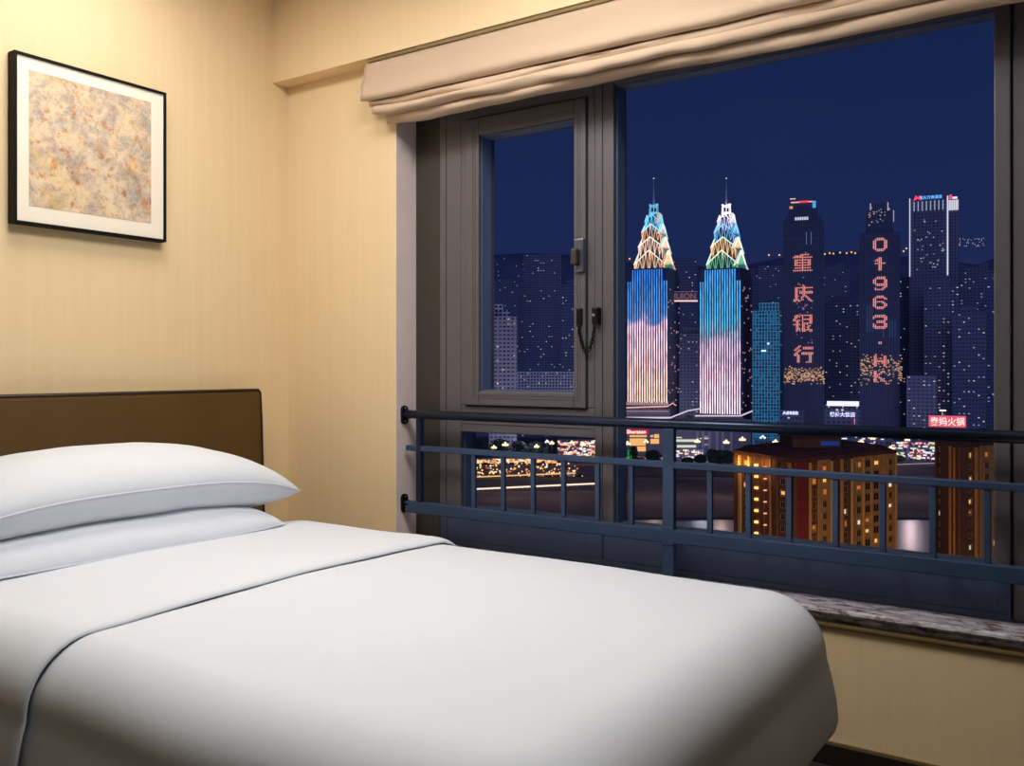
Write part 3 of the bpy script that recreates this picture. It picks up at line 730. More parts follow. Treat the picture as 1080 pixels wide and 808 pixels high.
# ---- LED lettering
G = {
'chong': ['.....######..', '.######......', '#############', '......#......', '.###########.', '.##...#...##.', '.###########.', '.##...#...##.', '.###########.', '......#......', '.###########.', '......#......', '#############'],
'qing': ['......#......', '......##.....', '.############', '.##...##.....', '.##...##.....', '.##.#########', '.##.#########', '.##...##.....', '.##...###....', '.##..##.##...', '.##..#...##..', '####.##...##.', '##.##......##'],
'yin': ['..##.########', '.####.#....##', '.##...#....##', '##....#######', '#####.#....##', '..##..#....##', '..##..#######', '#####.##.#...', '..##..##..##.', '..##..##.##..', '..###.##..#..', '..###.#######', '..#...##...##'],
'xing': ['...##........', '..##..#######', '.##...#######', '##.##........', '..##.........', '.##..########', '###..########', '####......##.', '..##......##.', '..##......##.', '..##......##.', '..##......##.', '..##....####.'],
'0': ['..####..', '.######.', '##....##', '##....##', '##....##', '##....##', '##....##', '##....##', '.######.', '..####..'],
'1': ['...##...', '..###...', '.####...', '...##...', '.######.', '...##...', '...##...', '...##...', '...##...', '...##...'],
'9': ['..#####.', '.######.', '##....##', '##....##', '##....##', '.#######', '..######', '......##', '.#...##.', '.#####..'],
'6': ['..####..', '.######.', '##....##', '##......', '######..', '##...##.', '##....##', '##....##', '.######.', '..####..'],
'3': ['.######.', '########', '#.....##', '......##', '..#####.', '..#####.', '#.....##', '##....##', '########', '.######.'],
'H': ['##....##', '##....##', '##....##', '##....##', '########', '########', '##....##', '##....##', '##....##', '##....##'],
'K': ['##...##.', '##..##..', '##.##...', '####....', '###.....', '####....', '##.##...', '##..##..', '##...##.', '##....##'],
'.': ['........', '........', '........', '...##...', '...##...', '........', '........', '........', '........', '........'],
}
LED1 = E((250, 150, 135), 1.15)
def led(parent, key, cx, cz, w, h, y=-.5, part='led_character', label=None):
    g = G[key]; nr = len(g); nc = len(g[0]); m = MB(); px = w/nc; pz = h/nr
    for j, row in enumerate(g):
        for i, c in enumerate(row):
            if c == '#':
                x = cx-w/2+(i+.5)*px; z = cz+h/2-(j+.5)*pz; m.box(x-px*.30, x+px*.30, y-.3, y, z-pz*.40, z+pz*.40)
    return m.build(part, LED1, parent)
def tower_px(px0, px1, ytop, d, depth, label, name, m='bank', steps=()):
    t, W, H = building(px0, px1, ytop, d, depth=depth, m=m, name=name, label=label, nlit=0, steps=())
    c = (px0+px1)/2; s = d/FPX*math.cos(math.atan((c-540)/FPX))
    return t, (lambda px: (px-c)*s), (lambda py: zc(py, d)-GZ), s, W, H
# bank tower
t, X, Z, s, W, H = tower_px(826, 869, 232, 820, 30, 'dark bank tower with four large red lit Chinese characters down its face', 'office_tower')
m = MB(); m.box(X(831), X(862), 4, 24, H, Z(219)); m.box(X(832.5), X(861), 6, 22, Z(219), Z(209)); m.box(X(828), X(866), 2, 28, H, Z(228)); pieces(m, 'setback_top', MC['bank'], t)
m = MB(); m.box(X(839), X(853), 3.4, 4, Z(231.8), Z(228.8)); 
for i in range(6): m.box(X(838.5+i*2.5), X(838.5+i*2.5+1.6), 3.4, 4, Z(231.6), Z(228.6)) if 0 else None
m.bm.clear()
for i in range(6): m.box(X(838.5+i*2.4), X(840.3+i*2.4), 1.2, 2, Z(231.6), Z(228.6))
pieces(m, 'roof_sign_letter', E((215, 220, 235), .9), t)
m = MB(); m.box(X(833), X(839), 5, 6, Z(208.4), Z(207.6)); m.box(X(834), X(857), 5, 6, Z(212.4), Z(211.4)); pieces(m, 'roof_light_line', E((255, 190, 180), 1.1), t)
m = MB(); m.box(X(843), X(853), 4.6, 5, Z(212.6), Z(210.8)); m.build('red_roof_light', E((255, 60, 90), 1.2), t)
m = MB(); m.box(X(857), X(860.5), 4.6, 5.5, Z(219.5), Z(211.5)); m.build('blue_roof_light', E((90, 170, 235), .9), t)
m = MB(); m.box(X(832.5), X(836), 4.6, 5.5, Z(220), Z(216)); m.build('amber_roof_light', E((230, 150, 110), .9), t)
for k, (yy, cx) in (('chong', (277, 846.5)), ('qing', (309.2, 847)), ('yin', (341, 846.5)), ('xing', (373.5, 847.5))):
    led(t, k, X(cx), Z(yy), 20.5*s, 19*s)
m = MB()
for px in (850.5, 855.5): m.box(X(px)-.25, X(px)+.25, -.4, 0, Z(258), Z(245))
pieces(m, 'vertical_light_bar', E((120, 140, 190), .6), t)
rn = random.Random(11)
def speck(t, X, Z, x0, x1, y0, y1, n, dens=None, cols=((235, 170, 100), (200, 160, 140), (160, 120, 90))):
    for q, c in enumerate(cols):
        m = MB()
        for _ in range(n//len(cols)):
            u = rn.random(); px = x0+(x1-x0)*u
            if dens and rn.random() > dens(u): continue
            py = y0+(y1-y0)*(rn.random()+rn.random())/2; w = .35+.4*rn.random(); m.box(X(px)-w, X(px)+w, -.7, 0, Z(py)-.45, Z(py)+.45)
        tag(m.build('speckled_lights', E(c, .9), t), kind='stuff')
speck(t, X, Z, 827, 869, 386, 406, 240)
speck(t, X, Z, 838, 858, 262, 384, 40, cols=((170, 110, 120), (130, 110, 140)))
# numbered tower
t, X, Z, s, W, H = tower_px(906, 949, 245, 800, 30, 'dark office tower with a vertical red lit stock number', 'office_tower')
m = MB(); m.box(X(913), X(942), 4, 24, H, Z(222)); m.box(X(917), X(938), 6, 22, Z(222), Z(213)); pieces(m, 'setback_top', MC['bank'], t)
m = MB(); m.box(X(918)-.4, X(918)+.4, 5, 6, Z(220), Z(213)); m.box(X(936.5)-.4, X(936.5)+.4, 5, 6, Z(224), Z(213)); m.box(X(942.5)-.3, X(942.5)+.3, 3, 4, Z(234), Z(222)); pieces(m, 'vertical_light_bar', E((190, 180, 200), .9), t)
speck(t, X, Z, 916, 938, 214, 240, 26, cols=((120, 130, 160), (170, 160, 150)))
for k, yy, hh in (('0', 258, 15.5), ('1', 278.5, 15), ('9', 299, 15.5), ('6', 319, 15.5), ('3', 339.5, 16), ('.', 363, 14), ('H', 381, 12.5), ('K', 397, 13)):
    led(t, k, X(928.2), Z(yy), 15.5*s if k not in 'HK' else 13.5*s, hh*s)
speck(t, X, Z, 908, 951, 372, 408, 330, dens=lambda u: .25+1.2*abs(u-.5))
m = MB()
for px in (914.5, 917.2, 919.9, 931.5, 938.5, 941, 944): m.box(X(px)-.14, X(px)+.14, -.3, 0, Z(350 if px < 930 else 356), Z(322 if px < 930 else 338))
pieces(m, 'thin_light_bar', E((70, 100, 150), .7), t)
# white edged hotel tower
t, X, Z, s, W, H = tower_px(959, 1000, 210.5, 900, 26, 'tall tower outlined by two white vertical light lines with a rooftop sign', 'hotel_tower', m='dark')
m = MB(); m.box(X(1000), X(1011), 8, 26, 0, Z(210.5)); m.build('side_wing', MC['dark'], t)
for px, w in ((959.4, .45), (999.3, .6)):
    m = MB(); m.box(X(px)-w, X(px)+w, -.8, 0, Z(291), Z(208)); m.build('edge_light', E((225, 225, 245), .95), t)
m = MB()
for i in range(8): m.box(X(964+i*4.35)-.42, X(964+i*4.35)+.42, -.6, 0, Z(222), Z(212))
pieces(m, 'crown_light_bar', E((170, 172, 195), .9), t)
m = MB()
for i in range(6): m.box(X(1001.2+i*1.75)-.55, X(1001.2+i*1.75)+.55, 7, 8, Z(222), Z(211.4))
pieces(m, 'wing_light_bar', E((225, 220, 225), 1.0), t)
text_mesh('重庆万豪酒店', 'sign_characters', E((110, 190, 255), 1.3), t, 24*s, X(981.5), -1, Z(208.2), 4*s)
m = MB(); m.poly([(X(963), -1, Z(211)), (X(966), -1, Z(205.5)), (X(968), -1.2, Z(208)), (X(970), -1, Z(205.5)), (X(971.5), -1, Z(210.5)), (X(967.5), -1, Z(209))]); mo = m.build('red_logo', E((255, 60, 80), 1.6), t)
mo.modifiers.new('thickness', 'SOLIDIFY').thickness = .5
m = MB(); m.box(X(1001), X(1004), 6, 7, Z(210.5), Z(206)); m.build('red_logo', E((255, 60, 80), 1.5), t)
m = MB(); m.box(X(1004.5), X(1009.5), 6, 7, Z(210.3), Z(208.3)); m.build('wing_sign', E((235, 225, 240), 1.2), t)
speck(t, X, Z, 964, 996, 228, 290, 34, cols=((190, 180, 175), (150, 150, 170)))

# ---- low signs and bright roofs
def signbox(px0, px1, y0, y1, d, label, name='sign_building'):
    return None
t, W, H = building(869, 908, 430, 640, depth=14, m='dark', name='hotel_building', label='low building with a white bar and Chinese hotel sign on its roof', nlit=14, lit_s=.8)
s = 640/FPX*math.cos(.37); X = lambda px: (px-888.5)*s; Z = lambda py: zc(py, 640)-GZ
m = MB(); m.box(X(872), X(906), -.6, 0, Z(428.3), Z(423.2)); 
for px in (874, 889, 904): m.box(X(px)-.2, X(px)+.2, -.3, 0, H-.1, Z(428))
m.build('light_bar', E((235, 230, 250), 1.2), t)
text_mesh('悦盛大饭店', 'sign_characters', E((215, 215, 255), 1.5), t, 27*s, X(888.5), -.4, Z(437.2), 5.6*s)
m = MB(); m.box(X(900.8), X(901.8), -.5, 0, Z(447), Z(441)); m.build('red_light_bar', E((230, 120, 150), 1), t)
t, W, H = building(978, 1021, 438.2, 640, depth=12, m='dark', name='restaurant_building', label='low building carrying a glowing red sign with pale characters', nlit=0)
s = 640/FPX*math.cos(.37); X = lambda px: (px-999.5)*s
m = MB(); m.box(X(980), X(1018), -.5, 0, Z(450.5), Z(438.6)); m.build('sign_board', E((236, 92, 104), 1.0), t)
text_mesh('秦妈火锅', 'sign_characters', E((255, 225, 215), 1.3), t, 35*s, X(999), -.9, Z(444.6), 9.5*s)
m = MB(); m.box(X(991), X(998), -.3, 0, Z(433.8), Z(432.3)); m.box(X(994)-.1, X(994)+.1, -.3, 0, Z(438.3), Z(433.5)); pieces(m, 'roof_light', E((255, 235, 225), 1.3), t)
t, W, H = building(822, 848, 433, 640, depth=14, m='dark2', name='office_building', label='low blue dark office with a small white lettered roof sign', nlit=6, lit_s=.6)
s = 640/FPX*math.cos(.37); X = lambda px: (px-835)*s
text_mesh('A888B', 'sign_letters', E((225, 232, 250), 1.4), t, 17*s, X(833.5), -.4, Z(435.6), 3.6*s)

# ---- the twin crowned towers
def crown_tower(pc, dd, yb, label, pal, theta, led_lo, led_hi, split, podium):
    side = [(70, 150, 130), (190, 120, 90), (80, 170, 190), (110, 180, 210)] if pc < 700 else [(50, 120, 130), (40, 110, 150), (50, 120, 170), (120, 160, 200)]
    s = dd/FPX; c = plan(pc, dd+20); base = GZ
    t = empty('crowned_tower', (c.x, c.y, base), YAW+theta, label, 'skyscraper')
    Z = lambda py: zc(py, dd)-base
    hw = 22*s
    m = MB(); m.box(-hw, hw, -hw, hw, 0, Z(295)); m.box(-hw*.80, hw*.80, -hw*.98, hw*.98, 0, Z(282)); m.box(-hw*.98, hw*.98, -hw*.80, hw*.80, 0, Z(282)); m.build('shaft', MC['bank'], t)
    # vertical LED bars on the front face
    nb = 17; m = MB()
    for i in range(nb):
        x = -hw*.97+2*hw*.97*i/(nb-1); inner = abs(x) < hw*.8
        m.box(x-.26, x+.26, -hw-.6, -hw-.05, Z(yb), Z(283.5 if inner else 296))
    mt = bpy.data.materials.new('led_facade'); mt.use_nodes = True; nt = mt.node_tree; L = nt.links.new; b = nt.nodes['Principled BSDF']; b.inputs['Base Color'].default_value = (.02, .02, .02, 1)
    tc = nt.nodes.new('ShaderNodeTexCoord'); sp = nt.nodes.new('ShaderNodeSeparateXYZ'); L(tc.outputs['Object'], sp.inputs[0])
    n = nt.nodes.new('ShaderNodeTexNoise'); n.inputs['Scale'].default_value = .05; n.inputs['Detail'].default_value = 4; L(tc.outputs['Object'], n.inputs[0])
    ad = nt.nodes.new('ShaderNodeMath'); ad.operation = 'MULTIPLY_ADD'; ad.inputs[1].default_value = 70; L(n.outputs['Fac'], ad.inputs[0]); L(sp.outputs['Z'], ad.inputs[2])
    mr = nt.nodes.new('ShaderNodeMapRange'); mr.inputs['From Min'].default_value = Z(yb)+35; mr.inputs['From Max'].default_value = Z(283)+35; L(ad.outputs[0], mr.inputs[0])
    r = nt.nodes.new('ShaderNodeValToRGB'); e = r.color_ramp.elements
    e[0].position = 0; e[0].color = (*srgb(led_lo[0]), 1); e[1].position = 1; e[1].color = (*srgb(led_hi[-1]), 1)
    k = led_lo[1:]+led_hi[:-1]; ps = [split*.5, split*.95] + [split+.06, split+.2]
    for p, cc in zip(ps, k):
        q = e.new(min(.97, p)); q.color = (*srgb(cc), 1)
    L(mr.outputs[0], r.inputs[0])
    n3 = nt.nodes.new('ShaderNodeTexNoise'); n3.inputs['Scale'].default_value = .9; n3.inputs['Detail'].default_value = 3
    mp = nt.nodes.new('ShaderNodeMapping'); mp.inputs['Scale'].default_value = (1.2, .01, .12); L(tc.outputs['Object'], mp.inputs[0]); L(mp.outputs[0], n3.inputs[0])
    r3 = nt.nodes.new('ShaderNodeMapRange'); r3.inputs['From Min'].default_value = .3; r3.inputs['From Max'].default_value = .7; r3.inputs['To Min'].default_value = 1.2; r3.inputs['To Max'].default_value = 2.9; L(n3.outputs['Fac'], r3.inputs[0])
    L(r.outputs[0], b.inputs['Emission Color']); L(r3.outputs[0], b.inputs['Emission Strength']); mt.cycles.emission_sampling = 'NONE'
    pieces(m, 'led_bar', mt, t)
    # faint sheet between the bars
    # crown: four diminishing storeys with gabled light chevrons
    tiers = [(16.8, 283, 277, 262), (13.2, 264, 258, 247.5), (10.4, 249, 242, 233), (7.6, 236, 230, 222)]
    for k, (h, y0, ye, yp) in enumerate(tiers):
        h *= s; z0, ze, zp = Z(y0), Z(ye), Z(yp); nh = (tiers[k+1][0] if k < 3 else 4.2)*s
        m = MB()
        q = .90
        m.prism([(-h*q, -h*q), (h*q, -h*q), (h*q, h*q), (-h*q, h*q)], z0-4*s, zp-2*s, 0, nh/h*1.02)
        co_ = m.build('crown_storey', E(pal[k][3], .9) if 0 else MC['bank'], t)
        mats = [E(pal[k][0], 1.25), E(pal[k][1], 1.2), E(pal[k][2], .9)]
        ch = MB(); la = MB(); sd = MB()
        for f in range(4):
            mtx = Matrix.Rotation(f*PI/2, 3, 'Z')
            P = lambda x, z: mtx @ Vector((x, -h*.98, z))
            w_ = .72 if f != 1 else 1.4
            ch.bar(P(-h, ze), P(0, zp), w_, w_*.9); ch.bar(P(0, zp), P(h, ze), w_, w_*.9)
            nz_ = 5 if k < 2 else 4
            for i in range(nz_):
                xa = -h+2*h*i/nz_; xb = -h+2*h*(i+.5)/nz_; xc = -h+2*h*(i+1)/nz_
                zt = lambda x: zp-(zp-ze)*abs(x)/h - .3
                lowz = lambda x: z0-5*s*(1-abs(x)/h*.35)+(1.5*s if (i % 2) else 0)
                tgt = la
                tgt.bar(P(xa, zt(xa)), P(xb, lowz(xb)), .34); tgt.bar(P(xb, lowz(xb)), P(xc, zt(xc)), .34)
                if k < 2: tgt.bar(P(xb, zt(xb)), P(xb, lowz(xb)-3*s), .34)
            if f == 1:   # broad glowing fins on the right-hand side
                sd.bar((h*.86, -h*1.16, ze-2.5*s), (h*1.08, -h*.84, ze+8.5*s), 1.5, 1.2)
                sd.bar((h*1.12, h*1.12, ze-6*s), (h*.90, h*.70, ze+8*s), 1.1, .9)
                tl = MB(); tl.poly([(h*1.0, -h*.85, ze-3*s), (h*1.06, h*1.0, ze-5*s), (h*.86, h*.80, zp+1*s), (h*.80, -h*.45, zp+1*s)]); tl.poly([(h*.99, -h*.85, ze-3*s), (h*1.05, h*1.0, ze-5*s), (h*.85, h*.80, zp+1*s), (h*.79, -h*.45, zp+1*s)])
                tl.build('side_glow_panel', E(side[k % len(side)], .55), t)
        pieces(ch, 'chevron_light', mats[0], t); tag(la.build('lattice_lights', mats[1], t), kind='stuff'); pieces(sd, 'corner_fin', mats[2], t)
    m = MB(); m.tube([(4.2*s*math.cos(a), 4.2*s*math.sin(a), Z(212)+1.2*s*math.cos(2*a)) for a in [2*PI*i/16 for i in range(16)]], .65, 6, True)
    m.tube([(4.0*s*math.cos(a), 4.0*s*math.sin(a), Z(220)) for a in [2*PI*i/16 for i in range(16)]], .5, 6, True)
    for a in [2*PI*i/8+.3 for i in range(8)]: m.bar((4.2*s*math.cos(a), 4.2*s*math.sin(a), Z(212)), (5*s*math.cos(a), 5*s*math.sin(a), Z(225)), .45)
    m.build('lantern_ring', E(pal[4][0], pal[4][1]), t)
    m = MB(); m.prism([(1.3*s*math.cos(a), 1.3*s*math.sin(a)) for a in [2*PI*i/8 for i in range(8)]], Z(214), Z(184), 0, .12); m.build('spire', mat('spire_metal', (215, 215, 225), .4), t)
    m = MB(); m.ball((0, 0, Z(182.5)), .55, 1); m.build('beacon', E((220, 225, 240), 1.0), t)
    # little lit corner roofs on the shoulders
    m = MB()
    for sx in (-1, 1):
        for sy in (-1, 1):
            x, y = sx*hw*.88, sy*hw*.88; m.prism([(x-3*s, y-3*s), (x+3*s, y-3*s), (x+3*s, y+3*s), (x-3*s, y+3*s)], Z(295), Z(281), 0, .15)
    pieces(m, 'corner_turret', MC['bank'], t)
    rn = random.Random(int(pc)); m = MB()
    for _ in range(40):
        z = Z(yb)+rn.random()*(Z(300)-Z(yb)); y = -hw+2*hw*rn.random(); m.box(hw, hw+.3, y-.9, y+.9, z-.5, z+.5)
    pieces(m, 'lit_window', E((190, 140, 150), .8), t)
    return t, s, Z, hw
thL = -math.radians(18)-math.atan(149.5/FPX); thR = -math.radians(17)-math.atan(226/FPX)
palL = [((255, 236, 205), (255, 205, 160), (250, 170, 120), 0), ((255, 244, 226), (255, 208, 176), (225, 235, 225), 0), ((190, 235, 250), (255, 190, 140), (190, 240, 250), 0), ((120, 210, 245), (120, 205, 240), (240, 190, 150), 0), ((120, 205, 240), .9)]
palR = [((240, 246, 225), (110, 190, 140), (235, 230, 220), 0), ((235, 252, 225), (252, 196, 130), (235, 250, 240), 0), ((140, 205, 250), (120, 190, 235), (90, 160, 225), 0), ((255, 240, 245), (215, 215, 250), (255, 235, 245), 0), ((255, 244, 250), 1.5)]
crown_tower(689.5, 700, 425, 'crowned skyscraper nearest the mullion with orange lit crown and peach light bars', palL, thL, [(255, 206, 170), (240, 190, 185), (228, 186, 205)], [(90, 130, 190), (58, 120, 186), (40, 110, 190)], .62, 0)
crown_tower(766, 700, 437, 'crowned skyscraper with white glowing top and pink light bars', palR, thR, [(250, 214, 220), (244, 196, 208), (200, 170, 190)], [(110, 150, 170), (70, 160, 200), (60, 140, 200)], .50, 0)
# enclosed bridge between them
s = 700/FPX; c = plan(720.5, 715)
t = empty('sky_bridge', (c.x, c.y, zc(318, 715)), YAW, 'enclosed bridge with dim lettering joining the two crowned skyscrapers', 'bridge')
m = MB(); m.box(-15.6*s, 15.6*s, 0, 9, 0, 11*s); m.build('walls', MC['dark'], t)
m = MB(); m.box(-15.6*s, 15.6*s, -.5, 0, -.2, 1.0); m.build('lower_light_line', E((250, 205, 190), 1.1), t)
m = MB(); m.box(-15.6*s, 15.6*s, -.3, 0, 10.3*s, 10.8*s); m.build('upper_light_line', E((150, 100, 100), .8), t)
text_mesh('HUION', 'sign_letters', E((170, 110, 110), .55), t, 27*s, 0, -.2, 5.8*s, 6*s)

# ---- hotel podium beneath the towers
def zrel(py, d): return zc(py, d)-GZ
pd = 640; s = pd/FPX
c = plan(727, pd)
t = empty('hotel_podium', (c.x, c.y, GZ), YAW, 'broad low hotel podium with lit shopfronts beneath the crowned skyscrapers', 'podium')
X = lambda px: (px-727)*s; Z = lambda py: zrel(py, pd)
m = MB(); m.box(X(640), X(792), 0, 36, 0, Z(443)); m.box(X(655), X(708), 4, 34, Z(443), Z(432)); m.box(X(733), X(786), 6, 34, Z(443), Z(440)); m.build('walls', MC['podium'], t)
m = MB(); m.bar((X(650), -.3, Z(440.6)), (X(707), -.3, Z(440.6)), 1.1); m.bar((X(707), -.3, Z(440.6)), (X(727), 4, Z(433.4)), .8); m.bar((X(727), 4, Z(433.4)), (X(741), 5, Z(431.4)), .8)
m.bar((X(733), -.3, Z(438.6)), (X(781), -.3, Z(438.6)), .9); m.bar((X(781), -.3, Z(438.6)), (X(795), 4, Z(433.8)), .8); pieces(m, 'eaves_light', E((222, 205, 220), 1.0), t)
m = MB(); m.bar((X(652), 3, Z(430.5)), (X(705), 3, Z(428.8)), .9); m.bar((X(705), 3, Z(428.8)), (X(710), 3, Z(425.5)), .6); m.bar((X(710), 3, Z(425.5)), (X(714), 3, Z(428)), .6); pieces(m, 'terrace_light', E((250, 190, 180), .95), t)
m = MB()
for i in range(26): m.box(X(661+i*1.75)-.35, X(661+i*1.75)+.35, 2.5, 3, Z(427.5), Z(423.5))
for i in range(24): m.box(X(661+i*1.9)-.3, X(661+i*1.9)+.3, 2.5, 3, Z(434.6), Z(433.4))
pieces(m, 'balustrade_light', E((200, 170, 170), .8), t)
m = MB(); m.box(X(660), X(684), -.5, 0, Z(457.8), Z(452.8)); m.build('sign_board', E((190, 20, 26), .9), t)
text_mesh('Sheraton', 'sign_letters', E((255, 200, 190), 2.0), t, 20*s, X(671), -.9, Z(455.3), 4.0*s)
m = MB()
for (a, b_, c1, d1) in ((664, 682, 459, 461), (664, 681, 462.5, 470), (686, 689, 459, 461), (690, 695, 458, 462), (686, 695, 463, 468), (672, 681, 471, 476)): m.box(X(a), X(b_), -.4, 0, Z(d1), Z(c1))
pieces(m, 'lobby_window', E((255, 190, 110), .95), t)
m = MB()
for (a, b_, c1, d1) in ((713, 719, 461, 462), (713, 735, 463.5, 466), (714, 734, 469.5, 472), (738, 747, 462, 463)): m.box(X(a), X(b_), -.4, 0, Z(d1), Z(c1))
for i in range(6): m.box(X(714+i*3.4), X(716.4+i*3.4), -.5, 0, Z(478), Z(474.5))
pieces(m, 'shop_window', E((220, 225, 195), .95), t)
m = MB()
for px in (735, 741, 748, 756, 762, 771): m.box(X(px)-.8, X(px)+.8, -1.4, 0, 0, Z(455))
pieces(m, 'column', mat('podium_column', (175, 168, 180), .8), t)
m = MB(); m.box(X(742), X(747), -.4, 0, Z(470), Z(468)); m.box(X(742), X(747), -.4, 0, Z(462), Z(460)); pieces(m, 'dim_window', E((150, 135, 145), .7), t)
# green lit kiosk
c = plan(664.5, 590); t = empty('kiosk', (c.x, c.y, GZ), YAW, 'small green glowing kiosk by the lamps near the mullion', 'kiosk')
m = MB(); m.box(-1.6, 1.6, 0, 2, 0, 8.5); m.box(-2.2, 2.2, -.4, 2.4, 8.5, 9.2); m.build('walls', MC['dark'], t)
m = MB(); m.box(-1.3, 1.3, -.2, 0, 2, 8); m.build('light_panel', E((20, 200, 80), .9), t)

# ---- shop buildings along the quay
def shop(px0, px1, ytop, d, label, cols, n, seed, m='dark'):
    t, W, H = building(px0, px1, ytop, d, depth=8, m=m, name='shop_building', label=label, nlit=0)
    rn = random.Random(seed)
    for c in cols:
        b_ = MB()
        for _ in range(n):
            x = -W/2+W*rn.random(); z = H*(.1+.85*rn.random()); w = .3+1.6*rn.random()**2; b_.box(max(-W/2, x-w), min(W/2, x+w), -.35, 0, z-.3, min(H, z+.25+.6*rn.random()))
        tag(b_.build('shop_lights', E(c, 1.25), t), kind='stuff')
    return t
shop(588, 632, 464, 590, 'brightly lit shops at the right end of the lower small window', ((255, 220, 190), (255, 200, 150), (235, 110, 90), (250, 245, 245)), 34, 3)
shop(500, 588, 484, 584, 'long row of low stalls glowing behind the quay road', ((255, 196, 120), (255, 170, 90), (255, 225, 190)), 34, 4)
shop(712, 742, 474, 612, 'shop row with pale lit windows right of the thick post', ((240, 225, 210), (255, 190, 150)), 16, 6)
shop(660, 700, 482, 604, 'dim shop front beneath the red sign', ((250, 170, 110), (200, 120, 110)), 8, 8)
shop(940, 990, 466, 600, 'colourful quayside shops between the two brown apartment blocks', ((255, 205, 150), (240, 225, 235), (240, 110, 120), (190, 225, 180)), 26, 9)
shop(880, 942, 458, 622, 'lit shop row just behind the penthouse of the brown block', ((235, 225, 240), (255, 190, 150)), 22, 10)
shop(985, 1052, 461, 622, 'thin row of lit shops above the right brown block', ((250, 210, 200), (230, 120, 130), (160, 190, 240)), 26, 12)
shop(795, 842, 466, 622, 'dim row of shops behind the lamps over the brown roof', ((200, 180, 190), (225, 180, 150)), 12, 13)

# ---- quay road lights
def roadline(px0, py0, px1, py1, d0, d1, label, w, col, s_):  # car light trails built as glowing bars; the posts are added
    a = plan(px0, d0); b_ = plan(px1, d1); a.z = zc(py0, d0); b_.z = zc(py1, d1)
    mid = (a+b_)/2; t = empty('road_light_streak', (a.x, a.y, a.z-1), 0, label, 'road lights'); inv = Vector((a.x, a.y, a.z-1))
    m = MB(); m.bar(a-inv, b_-inv, w, w*.7); m.build('light_streak', E(col, s_), t)
    m = MB()
    for k in range(30):
        p = a.lerp(b_, k/29)-inv; m.box(p.x-.15, p.x+.15, p.y+.2, p.y+.5, p.z-1.6, p.z+.1)
    pieces(m, 'streak_post', MC['pole'], t)
roadline(488, 516.5, 640, 509.5, 521, 523, 'bright cream line of light along the lower quay road', 1.15, (255, 226, 195), 1.2)
roadline(484, 503.8, 607, 499, 562, 564, 'amber line of light along the upper quay road', .9, (255, 190, 110), 1.1)
roadline(944, 490, 987, 488.5, 560, 562, 'pale line of light between the two brown apartment blocks', .5, (200, 175, 180), .7)
def car(px, d, label, col):
    c = plan(px, d); z = -67.35
    t = empty('parked_car', (c.x, c.y, z), YAW, label, 'car', 'parked cars on the upper quay road')
    m = MB(); m.box(-2.2, 2.2, -.9, .9, .3, .95); m.prism([(-1.5, -.8), (1.2, -.8), (1.2, .8), (-1.5, .8)], .95, 1.5, 0, .8); m.build('body', col, t, bevel=.12)
    m = MB()
    for x in (-1.4, 1.4):
        for y in (-.85, .85): m.tube([(x, y-.1, .33), (x, y+.1, .33)], .33, 12)
    pieces(m, 'wheel', MC['roofdk'], t)
    m = MB(); m.box(2.19, 2.26, -.75, -.4, .55, .8); m.box(2.19, 2.26, .4, .75, .55, .8); m.box(1.5, 2.0, -.96, -.9, .5, .85); pieces(m, 'headlight', E((255, 235, 200), 2.0), t)
cm = [mat('car_paint_%s' % n, c, .3, .3) for n, c in (('silver', (190, 190, 200)), ('black', (20, 20, 24)), ('red', (120, 20, 22)))]
for i, px in enumerate((503, 512, 521, 537, 546, 555, 570, 579, 588, 602, 611)):
    car(px, 569, 'tiny parked car on the glowing upper quay road', cm[i % 3])
# market lamps
rn = random.Random(21)
t = None
c = plan(556, 571.5); t = empty('market_stalls', (c.x, c.y, -67), YAW, 'dense band of amber market lamps along the upper quay road', 'lights', kind='stuff')
for c_, n_ in (((255, 198, 125), 64), ((255, 228, 200), 40), ((225, 130, 80), 20)):
    m = MB(); s = 585/FPX
    for _ in range(n_): m.ball(((rn.random()-.5)*112*s*1.0, rn.random()*4, zc(500-11*rn.random()**1.6, 571)+67), .3+.5*rn.random(), 1)
    tag(m.build('lamps', E(c_, 1.25), t), kind='stuff')

# ---- street lamps with globe clusters
def lampbuild(h, label, big=1.0, ng=5, col=(255, 214, 160)):
    t = empty('street_lamp', (0, 0, 0), 0, label, 'street lamp', 'globe street lamps on the quay')
    m = MB(); m.tube([(0, 0, 0), (0, 0, h-.2)], .16, 8); m.tube([(0, 0, 0), (0, 0, .8)], .3, 8); pl = m.build('pole', MC['pole'], t)
    m = MB()
    for k in range(ng-1):
        a = 2*PI*k/(ng-1)+.4; m.tube([(0, 0, h-1.2*big), (.55*big*math.cos(a), .55*big*math.sin(a), h-1.1*big), (1.1*big*math.cos(a), 1.1*big*math.sin(a), h-.6*big)], .07, 6)
    pieces(m, 'arm', MC['pole'], t)
    for k in range(ng):
        m = MB()
        if k == ng-1: p = (0, 0, h+.75*big)
        else:
            a = 2*PI*k/(ng-1)+.4; p = (1.1*big*math.cos(a), 1.1*big*math.sin(a), h-.1*big)
        m.ball(p, .62*big, 2); m.build('globe', E(col, 1.6), t, smooth=True)
    return t
L5 = [(502, 473, 575, 'rightmost'), ]
